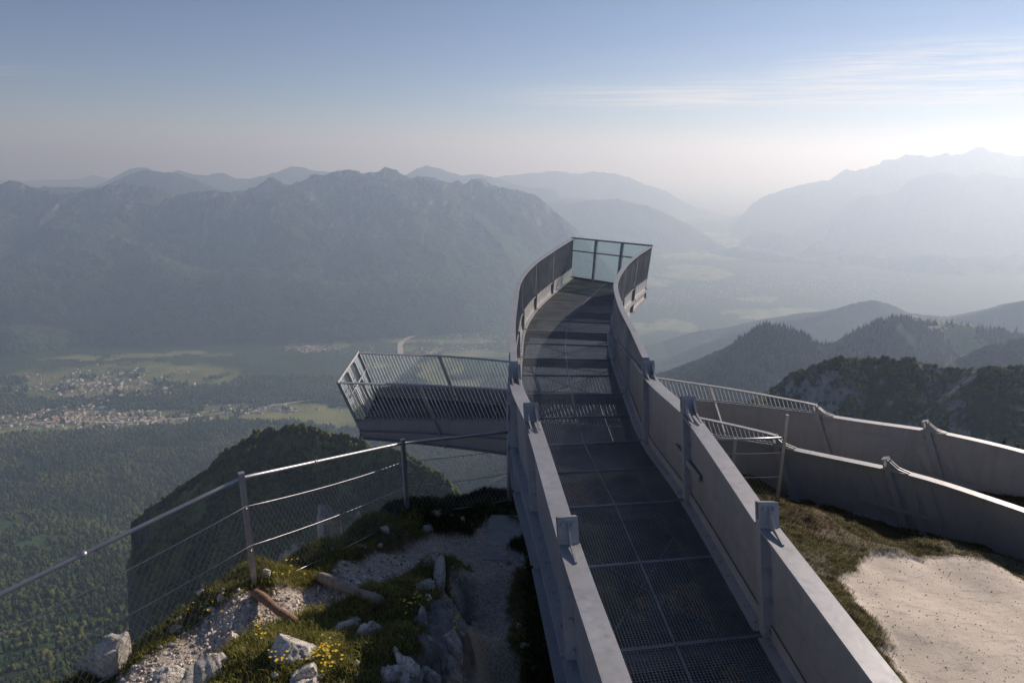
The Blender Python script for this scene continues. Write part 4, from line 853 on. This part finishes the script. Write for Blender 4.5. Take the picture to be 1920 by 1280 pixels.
ROCKS = [  # u, v, sx, sy, sz, rz, zoff, tilt, slab, label
 (540, 1228, .27, .22, .24, .2, .04, .0, 0, 'large smooth whitish boulder beside the clump of yellow flowers'),
 (575, 1268, .17, .14, .13, 1.2, .02, .1, 0, 'lower knob of white rock touching the large smooth boulder'),
 (392, 1262, .16, .24, .26, -.4, .03, .3, .4, 'tall pale slab standing in the grass by the gravel at the lower left'),
 (322, 1290, .14, .18, .16, .3, .02, .2, .5, 'sharp thin rock edge at the bottom of the picture below the gravel'),
 (575, 1300, .18, .15, .14, .8, .0, .1, 0, 'white boulder cut by the bottom edge below the smooth boulder'),
 (690, 1190, .17, .12, .13, -.5, .0, .1, .3, 'grey rock half buried in the grass beneath the steps'),
 (662, 1170, .20, .08, .10, .9, .0, .5, .6, 'slanting grey ledge of rock along the edge of the gravel step'),
 (790, 1165, .06, .11, .17, .2, .04, .2, .5, 'narrow upright stone blade on the grassy mound'),
 (822, 1080, .12, .28, .16, .15, .02, .1, .4, 'long rounded grey ledge in the shade at the bend of the path'),
 (790, 1100, .16, .14, .12, .8, -.02, .1, .2, 'dark mossy rock lying on the inner side of the long grey ledge'),
 (800, 1055, .14, .12, .10, .4, -.01, .1, .2, 'pale grey rock at the upper tip of the long ledge'),
 (838, 1250, .09, .18, .26, .1, -.05, .15, .8, 'tall fluted rock face dropping to the shaded path'),
 (850, 1200, .07, .14, .18, .3, -.05, .2, .6, 'weathered rock edge above the shaded path'),
 (730, 1270, .09, .10, .20, .4, -.02, .3, .8, 'white splintered limestone fin, left one at the bottom of the mound'),
 (765, 1255, .08, .12, .24, -.2, -.02, .35, .9, 'white splintered limestone fin, tallest of those on the mound'),
 (800, 1275, .09, .12, .20, .5, -.04, .3, .8, 'jagged white rock between the tallest fin and the path'),
 (500, 1075, .055, .045, .05, .5, .01, 0, 0, 'small white stone at the foot of the nearest fence post'),
 (330, 1175, .05, .05, .045, 1.5, .01, 0, 0, 'single small white stone lying in the grass under the lowest cable'),
 (300, 1160, .035, .03, .03, .5, .01, 0, 0, 'tiny white pebble in the turf by the boulder outside the fence'),
 (985, 1210, .07, .06, .05, .5, .0, 0, 0, 'small pale stone beside the shaded path under the walkway'),
 (800, 990, .12, .08, .08, .5, .0, .2, .2, 'mottled rock in the dark heather above the path bend'),
 (850, 1015, .08, .06, .06, .9, .0, .2, .2, 'small mottled rock at the top edge of the shaded path')]
for i, (u, v, sx, sy, sz, rz, zo, ti, sl_, lab) in enumerate(ROCKS):
    ks = (1.75, 1.6) if 10 < i < 16 else ((1.35, 1.25) if i > 4 else (1.2, 1.15))
    x, y = gpt(u, min(v, 1292)); rock(x, y, sx*ks[0], sy*ks[0], sz*ks[1], rz, 700+i, lab, zo-(0.38*sz if i > 4 else 0.2*sz), ti, slab=sl_)
rock(-3.80, 5.74, .34, .30, .68, .5, 758, 'big pale boulder with a rough cracked face leaning outside the fence', z=-4.72, tilt=.12)
# pinnacles just below the fence
rock(-3.80, 13.4, .36, .45, 2.1, .3, 760, 'jagged pale pinnacle with two points standing below the fence', z=-8.25, tilt=.15, slab=.6)
rock(-3.35, 13.8, .42, .4, 1.8, .9, 761, 'shaded grey pillar leaning against the jagged pinnacle', z=-8.7, tilt=.1, slab=.6)
rock(-4.30, 12.8, .65, .5, 2.0, .1, 762, 'shaded bluish rock buttress below the fence, left of the jagged pinnacle', z=-8.75, tilt=.1, slab=.5)
# loose stones: far too many to count
def pebbles(name, n, pred, smin, smax, label, seed, box):
    r_ = np.random.default_rng(seed); x = r_.uniform(box[0], box[1], n); y = r_.uniform(box[2], box[3], n); k = pred(x, y, r_); x, y = x[k], y[k]; z = ground_z(x, y); m_ = len(x)
    bm = bmesh.new(); bmesh.ops.create_icosphere(bm, subdivisions=2 if smax > 0.03 else 1, radius=1.0); bv = np.array([v.co[:] for v in bm.verts]); bf = np.array([[v.index for v in f.verts] for f in bm.faces]); bm.free()
    PR = []
    for q in range(14):
        c_ = bv.copy()
        for _ in range(9):
            n_ = r_.normal(size=3); n_ /= np.linalg.norm(n_); ex = c_@n_-r_.uniform(0.45, 0.85); c_ = c_-np.where(ex > 0, ex*0.95, 0)[:, None]*n_
        PR.append(c_)
    PR = np.array(PR)
    s = smin*(smax/smin)**(r_.random(m_)**2.6); sc3 = s[:, None, None]*r_.uniform(0.6, 1.25, (m_, 1, 3)); V = PR[r_.integers(0, 14, m_)]*(1+0.05*r_.normal(size=(m_, len(bv), 1)))*sc3*1.25
    a = r_.uniform(0, 6.28, m_); c_, s_ = np.cos(a)[:, None], np.sin(a)[:, None]; V2 = V.copy(); V2[..., 0] = V[..., 0]*c_-V[..., 1]*s_; V2[..., 1] = V[..., 0]*s_+V[..., 1]*c_
    V2 += np.stack([x, y, z+s*0.10], 1)[:, None]; F = (bf[None]+np.arange(m_)[:, None, None]*len(bv)).reshape(-1, 3)
    o = mesh_np(name, V2.reshape(-1, 3), F, [m_peb.m]); attr(o, 'tone', np.repeat(r_.random(m_), len(bv))); return tag(o, label, kind='stuff')
m_peb = M('loose_stones'); m_peb.bsdf(m_peb.ramp(m_peb.attr('tone'), [(0.0, (0.26, 0.22, 0.18)), (0.5, (0.54, 0.48, 0.41)), (1.0, (0.78, 0.71, 0.62))]), 0.95, spec=0.15)
pebbles('gravel', 42000, lambda x, y, r_: (r_.random(len(x)) < masks(x, y)[0]*sstep(8.6, 6.4, y)) & (edge_dist(x, y) < 0.1), 0.004, 0.026, 'sharp pale limestone gravel on the path', 61, (-4.6, -1.0, 3.8, 8.6))
pebbles('gravel', 5000, lambda x, y, r_: (r_.random(len(x)) < masks(x, y)[0]*0.8), 0.004, 0.013, 'fine gravel on the shaded path beside the walkway', 62, (-1.0, 0.9, 3.6, 9.3))
pebbles('gravel', 6000, lambda x, y, r_: (r_.random(len(x)) < masks(x, y)[4]*0.9), 0.003, 0.011, 'small stones strewn over the pale clearing', 63, (4.0, 9.5, 4.5, 9.5))

pebbles('rubble', 1300, lambda x, y, r_: (edge_dist(x, y) < 0.15) & (r_.random(len(x)) < 0.12+0.5*sstep(0.0, 0.35, fbm(x/0.5, y/0.5, 3, 90))*(1-masks(x, y)[0]) + 0.2*sstep(.7, .2, np.hypot(x+.75, y-5.6))), 0.015, 0.075, 'broken limestone rubble in the turf of the summit', 66, (-4.6, 0.5, 4.0, 9.6))
# logs used as steps
m_log = M('weathered_wood'); tcx = m_log.pos(obj=True); mp = m_log.n('Mapping'); m_log.put(mp.inputs[0], tcx); mp.inputs['Scale'].default_value = (60, 60, 60)
lw_ = m_log.noise(m_log.pos(), 18, 6, 0.7, 1.5); m_log.bsdf(m_log.ramp(lw_, [(0.3, (0.14, 0.11, 0.085)), (0.6, (0.33, 0.285, 0.235)), (0.8, (0.44, 0.40, 0.35))]), 0.85, normal=m_log.bump(lw_, 0.5, 0.01))
m_log2 = M('reddish_root_wood'); l2 = m_log2.noise(m_log2.pos(), 22, 6, 0.7, 1.5); m_log2.bsdf(m_log2.ramp(l2, [(0.3, (0.10, 0.055, 0.03)), (0.6, (0.34, 0.20, 0.11)), (0.8, (0.46, 0.30, 0.18))]), 0.85, normal=m_log2.bump(l2, 0.5, 0.01))
def log(u0, v0, u1, v1, r, mat, label):
    a, b = gpt(u0, v0), gpt(u1, v1); pts = []; rs = []
    za, zb = gz(*a), gz(*b)
    for k in range(16):
        f = k/15; x, y = a[0]*(1-f)+b[0]*f, a[1]*(1-f)+b[1]*f; pts.append((x+0.012*math.sin(f*5), y+0.012*math.cos(f*7), za*(1-f)+zb*f+0.03+0.01*math.sin(f*6))); rs.append(r*(1+0.10*math.sin(f*9)-0.15*f))
    mb = MB(); mb.tube(pts, r, 12, rs=rs); return tag(mb.build('log', mat.m, smooth=True), label, 'log')
log(600, 1088, 716, 1132, 0.055, m_log, 'weathered grey log laid across the path as a step')
log(478, 1118, 556, 1172, 0.045, m_log2, 'reddish brown log lying from the nearest fence post across the gravel')

# yellow flowers
mfy = M('yellow_petal'); mfy.bsdf((0.68, 0.47, 0.03), 0.6); mfs = M('flower_stem'); mfs.bsdf((0.08, 0.13, 0.03), 0.7)
def flower():
    mb = MB(); h = 1.0; mb.tube([(0, 0, -0.1), (0.04, 0.02, h*0.5), (0.05, 0.05, h)], 0.012, 4); t = empty('yellow_flower'); mb.build('stem', mfs.m, t)
    V = [(0.05, 0.05, h)]; F = []; c0 = np.array([0.05, 0.05, h])
    for k in range(6):
        a = k*math.pi/3; d = np.array([math.cos(a), math.sin(a), 0.25]); s = np.array([-math.sin(a), math.cos(a), 0])
        b = len(V); V += [tuple(c0+d*0.09+s*0.06), tuple(c0+d*0.17), tuple(c0+d*0.09-s*0.06)]; F.append((0, b, b+1, b+2))
    mb = MB(); mb.add(V, F); mb.build('head', mfy.m, t); return t
fp = flower(); fu = [0]
def put_flower(x, y, h, s, label, group):
    o = fp if fu[0] == 0 else None; fu[0] += 1; z = gz(x, y)
    if o is None: o = copy_thing(fp, (x, y, z), random.uniform(0, 6), (s, s, h), label, group)
    else: o.location = (x, y, z); o.scale = (s, s, h); tag(o, label, None, group)
    o['category'] = 'flower'; o.rotation_euler[0] = random.uniform(-.25, .25)
FL = [(610, 1245, 24, 22, 60, 'yellow flower in the thick clump right of the large smooth boulder', 'clump of yellow flowers by the boulder'),
      (488, 1190, 10, 22, 14, 'yellow flower in the thin row left of the large smooth boulder', 'yellow flowers left of the boulder'),
      (520, 1250, 16, 8, 14, 'yellow flower growing in the grass under the large smooth boulder', 'yellow flowers under the boulder'),
      (775, 1145, 22, 14, 16, 'yellow flower on top of the grassy mound near the end of the log step', 'yellow flowers on the mound'),
      (860, 1190, 10, 24, 16, 'yellow flower at the shaded right edge of the mound above the path', 'yellow flowers on the mound edge'),
      (545, 1080, 16, 12, 10, 'yellow flower in the turf between the first fence post and the grey log', 'yellow flowers by the fence post'),
      (400, 1150, 60, 16, 10, 'tiny yellow flower in the turf along the lowest cable of the fence', 'yellow flowers along the lowest cable'),
      (1850, 1018, 30, 5, 5, 'yellow flower at the far rim of the pale clearing', 'yellow flowers at the clearing')]
for u, v, ru, rv, n, lab, grp in FL:
    for k in range(n):
        x, y = gpt(u+rng.normal(0, ru*.6), min(v+rng.normal(0, rv*.6), 1279)); put_flower(x, y, rng.uniform(.06, .13), rng.uniform(.065, .105), lab, grp)

# concrete pad
m_con = M('concrete'); cn = m_con.noise(m_con.pos(), 6, 8, 0.7); m_con.bsdf(m_con.ramp(cn, [(0.3, (0.30, 0.29, 0.27)), (0.7, (0.46, 0.445, 0.42))]), 0.9, normal=m_con.bump(m_con.noise(m_con.pos(), 60, 4, 0.7), 0.3, 0.005))
mb = MB(); mb.obox((0.02, 9.0, -5.27), (0.99, -0.06, 0), (0.06, 0.99, 0), (0, 0, 1), 0.75, 1.25, 0.30); tag(mb.build('concrete_slab', m_con.m), 'flat concrete slab set in the path beside the walkway', 'slab')

# ---------------------------------------------------------------- fences
m_cable = steel('cable_steel', 0.42, 0.4, 0.7, streak=False, spangle=0.1)
m_net = M('net_wire'); m_net.bsdf((0.30, 0.30, 0.30), 0.4, 0.7)
def net(root, A0, A1, B0, B1, cell=0.07, sag=0.0):
    """rhombic wire net between two posts: A0/A1 low and high at one end, B0/B1 at the other"""
    A0, A1, B0, B1 = map(np.array, (A0, A1, B0, B1)); L = np.linalg.norm(B0-A0); H = np.linalg.norm(A1-A0); mb = MB(); n = int((L+H*0.6)/cell)
    S = lambda s, h: (A0*(1-s)+B0*s)*(1-h)+(A1*(1-s)+B1*s)*h
    k = 0.6*H/L
    for fam in (1, -1):
        for i in range(-int(k*L/cell)-1, int(L/cell)+int(k*L/cell)+2):
            s0 = i*cell/L; s1 = s0+fam*k; h0, h1 = 0.0, 1.0
            lo, hi = 0.0, 1.0
            if s1 != s0:
                for bnd in (0.0, 1.0):
                    q = (bnd-s0)/(s1-s0)
                    if (s1 > s0) == (bnd == 0.0): lo = max(lo, q)
                    else: hi = min(hi, q)
            if lo >= hi: continue
            P0, P1 = S(s0+(s1-s0)*lo, lo), S(s0+(s1-s0)*hi, hi); mb.tube([P0, P1], 0.0018, 3, cap=False)
    mb.build('wire_net', m_net.m, root)
def cable(root, pts, r, name='cable'):
    mb = MB(); P_ = []
    for a, b in zip(pts[:-1], pts[1:]):
        a, b = np.array(a), np.array(b); L = np.linalg.norm(b-a)
        for k in range(9): f = k/9; P_.append(a*(1-f)+b*f-np.array([0, 0, 0.012*L*4*f*(1-f)]))
    P_.append(np.array(pts[-1])); mb.tube(P_, r, 6); return mb.build(name, m_cable, root, True)
fence = empty('cable_fence', (0, 0, 0)); tag(fence, 'galvanised fence with a tube handrail, cables and wire net along the drop on the left', 'fence')
TOP = [(-4.75, 4.55, -3.55), (-2.66, 6.45, -3.01), (-1.53, 9.3, -3.82), (-0.05, 10.25, -4.03)]
BOT = [(-4.75, 4.55, -4.85), (-2.63, 6.42, -4.30), (-1.50, 9.27, -4.97), (-0.04, 10.25, -5.25)]
for i, (t_, b_) in enumerate(zip(TOP, BOT)):
    t_, b_ = np.array(t_), np.array(b_); mb = MB(); d = (t_-b_)/np.linalg.norm(t_-b_)
    if i == 3: t_ = t_+d*0.40
    mb.bar(b_-d*0.1, t_+d*0.03, 0.055, 0.05, (0.8, 0.55, 0)); po = mb.build('post', m_cable, fence)
    mb = MB(); mb.bar(t_+d*0.031, t_+d*0.037, 0.062, 0.056, (0.8, 0.55, 0)); mb.build('cap', m_cable, po)
    mb = MB(); 
    for h in (0.08, 0.42, 0.80): c_ = b_+d*h*1.2; mb.tube([c_+np.array([0.02, -0.05, 0]), c_+np.array([0.02, -0.02, 0])], 0.012, 6)
    mb.build('cable_clamp', m_bolt, po)
mb = MB(); rail = [np.array(TOP[0])*1.0, np.array(TOP[1])-[0, 0, 0.0], np.array(TOP[2]), np.array(TOP[3])]
P_ = []
for a, b in zip(rail[:-1], rail[1:]):
    for k in range(6): P_.append(a*(1-k/6)+b*(k/6)-np.array([0, 0, .02]))
P_.append(rail[-1]-np.array([0, 0, .02])); mb.tube(P_, 0.0205, 10); mb.build('handrail', m_cable, fence, True)
for i, f in ((1, .37), (2, .22), (0, .5)):
    c_ = rail[i]*(1-f)+rail[i+1]*f-np.array([0, 0, .02]); d = (rail[i+1]-rail[i]); d /= np.linalg.norm(d); mb = MB(); mb.tube([c_-d*.025, c_+d*.025], 0.026, 10); mb.build('rail_sleeve', m_cable, fence, True)
for f in (0.76, 0.43, 0.06):
    cable(fence, [np.array(b_)*(1-f)+np.array(t_)*f+np.array([0.02, -0.03, 0]) for t_, b_ in zip(TOP, BOT)], 0.005)
for i in range(3):
    L_ = lambda j, f: np.array(BOT[j])*(1-f)+np.array(TOP[j])*f+np.array([0.02, -0.03, 0]); net(fence, L_(i, .06), L_(i, .76), L_(i+1, .06), L_(i+1, .76))
# bracing strut behind the nearest post
mb = MB(); mb.tube([(-2.72, 6.6, -3.75), (-3.35, 7.3, -5.2)], 0.008, 6); mb.tube([(-2.70, 6.62, -3.75), (-3.30, 7.34, -5.2)], 0.008, 6); mb.build('stay_wire', m_log2.m, fence)
f2 = empty('cable_fence', (0, 0, 0)); tag(f2, 'short fence panel with a tall end post standing between the two walkways', 'fence')
T2 = [(4.68, 11.42, -4.62), (3.86, 11.5, -4.68), (2.5, 11.6, -4.72)]; B2 = [(4.66, 11.42, -5.9), (3.86, 11.5, -5.95), (2.5, 11.6, -6.0)]
for i, (t_, b_) in enumerate(zip(T2, B2)):
    t_, b_ = np.array(t_), np.array(b_); d = (t_-b_)/np.linalg.norm(t_-b_); mb = MB(); mb.bar(b_, t_+d*(0.42 if i == 0 else 0.02), 0.05, 0.045, (1, 0, 0)); mb.build('post', m_cable, f2)
mb = MB(); mb.tube(T2, 0.0205, 10); mb.build('handrail', m_cable, f2, True)
for f in (0.80, 0.45, 0.06): cable(f2, [np.array(b_)*(1-f)+np.array(t_)*f+np.array([0, -0.03, 0]) for t_, b_ in zip(T2, B2)], 0.005)
for i in range(2): net(f2, B2[i], np.array(B2[i])*.2+np.array(T2[i])*.8, B2[i+1], np.array(B2[i+1])*.2+np.array(T2[i+1])*.8)

# shrubs showing over the lower walkway's wall
for k, (u, v, Yd, h) in enumerate(((1884, 822, 17.5, 1.5), (1832, 824, 16.5, 0.9), (1858, 826, 17.0, 0.7), (1910, 832, 17.0, 0.8), (1935, 820, 17.0, 1.3))):
    d = ray(u, v); t = Yd/d[1]; zt = d[2]*t; h2 = zt-gz(d[0]*t, Yd) if Yd < 18.5 else h; h2 = max(h, h2)
    o = conifer('mountain_pine_shrub', 1.0, 800+k); o.location = (d[0]*t, Yd, zt-h2); o.scale = (h2*1.5, h2*1.5, h2)
    tag(o, ['small young pine poking up behind the lower walkway, tallest of its group', 'low pine shrub farthest left behind the lower walkway', 'lowest pine shrub just left of the young pine', 'low pine shrub just right of the young pine', 'pine shrub cut by the right edge of the picture'][k], 'shrub')

# ---------------------------------------------------------------- the air
mb = MB(); mb.obox((0, 20000, (-1600+420)/2), (1, 0, 0), (0, 1, 0), (0, 0, 1), 110000, 60000, 2020)
hz = M('haze_air'); pv = hz.n('VolumePrincipled'); pv.inputs['Color'].default_value = (0.50, 0.65, 0.87, 1)
pv.inputs['Absorption Color'].default_value = (0.70, 0.62, 0.38, 1)
pv.inputs['Density'].default_value = 1.46e-4; pv.inputs['Anisotropy'].default_value = 0.48
hz.t.links.new(pv.outputs[0], hz.out.inputs['Volume'])
haze = mb.build('haze', hz.m); tag(haze, 'pale blue haze filling the air over the valley', None, kind='stuff')
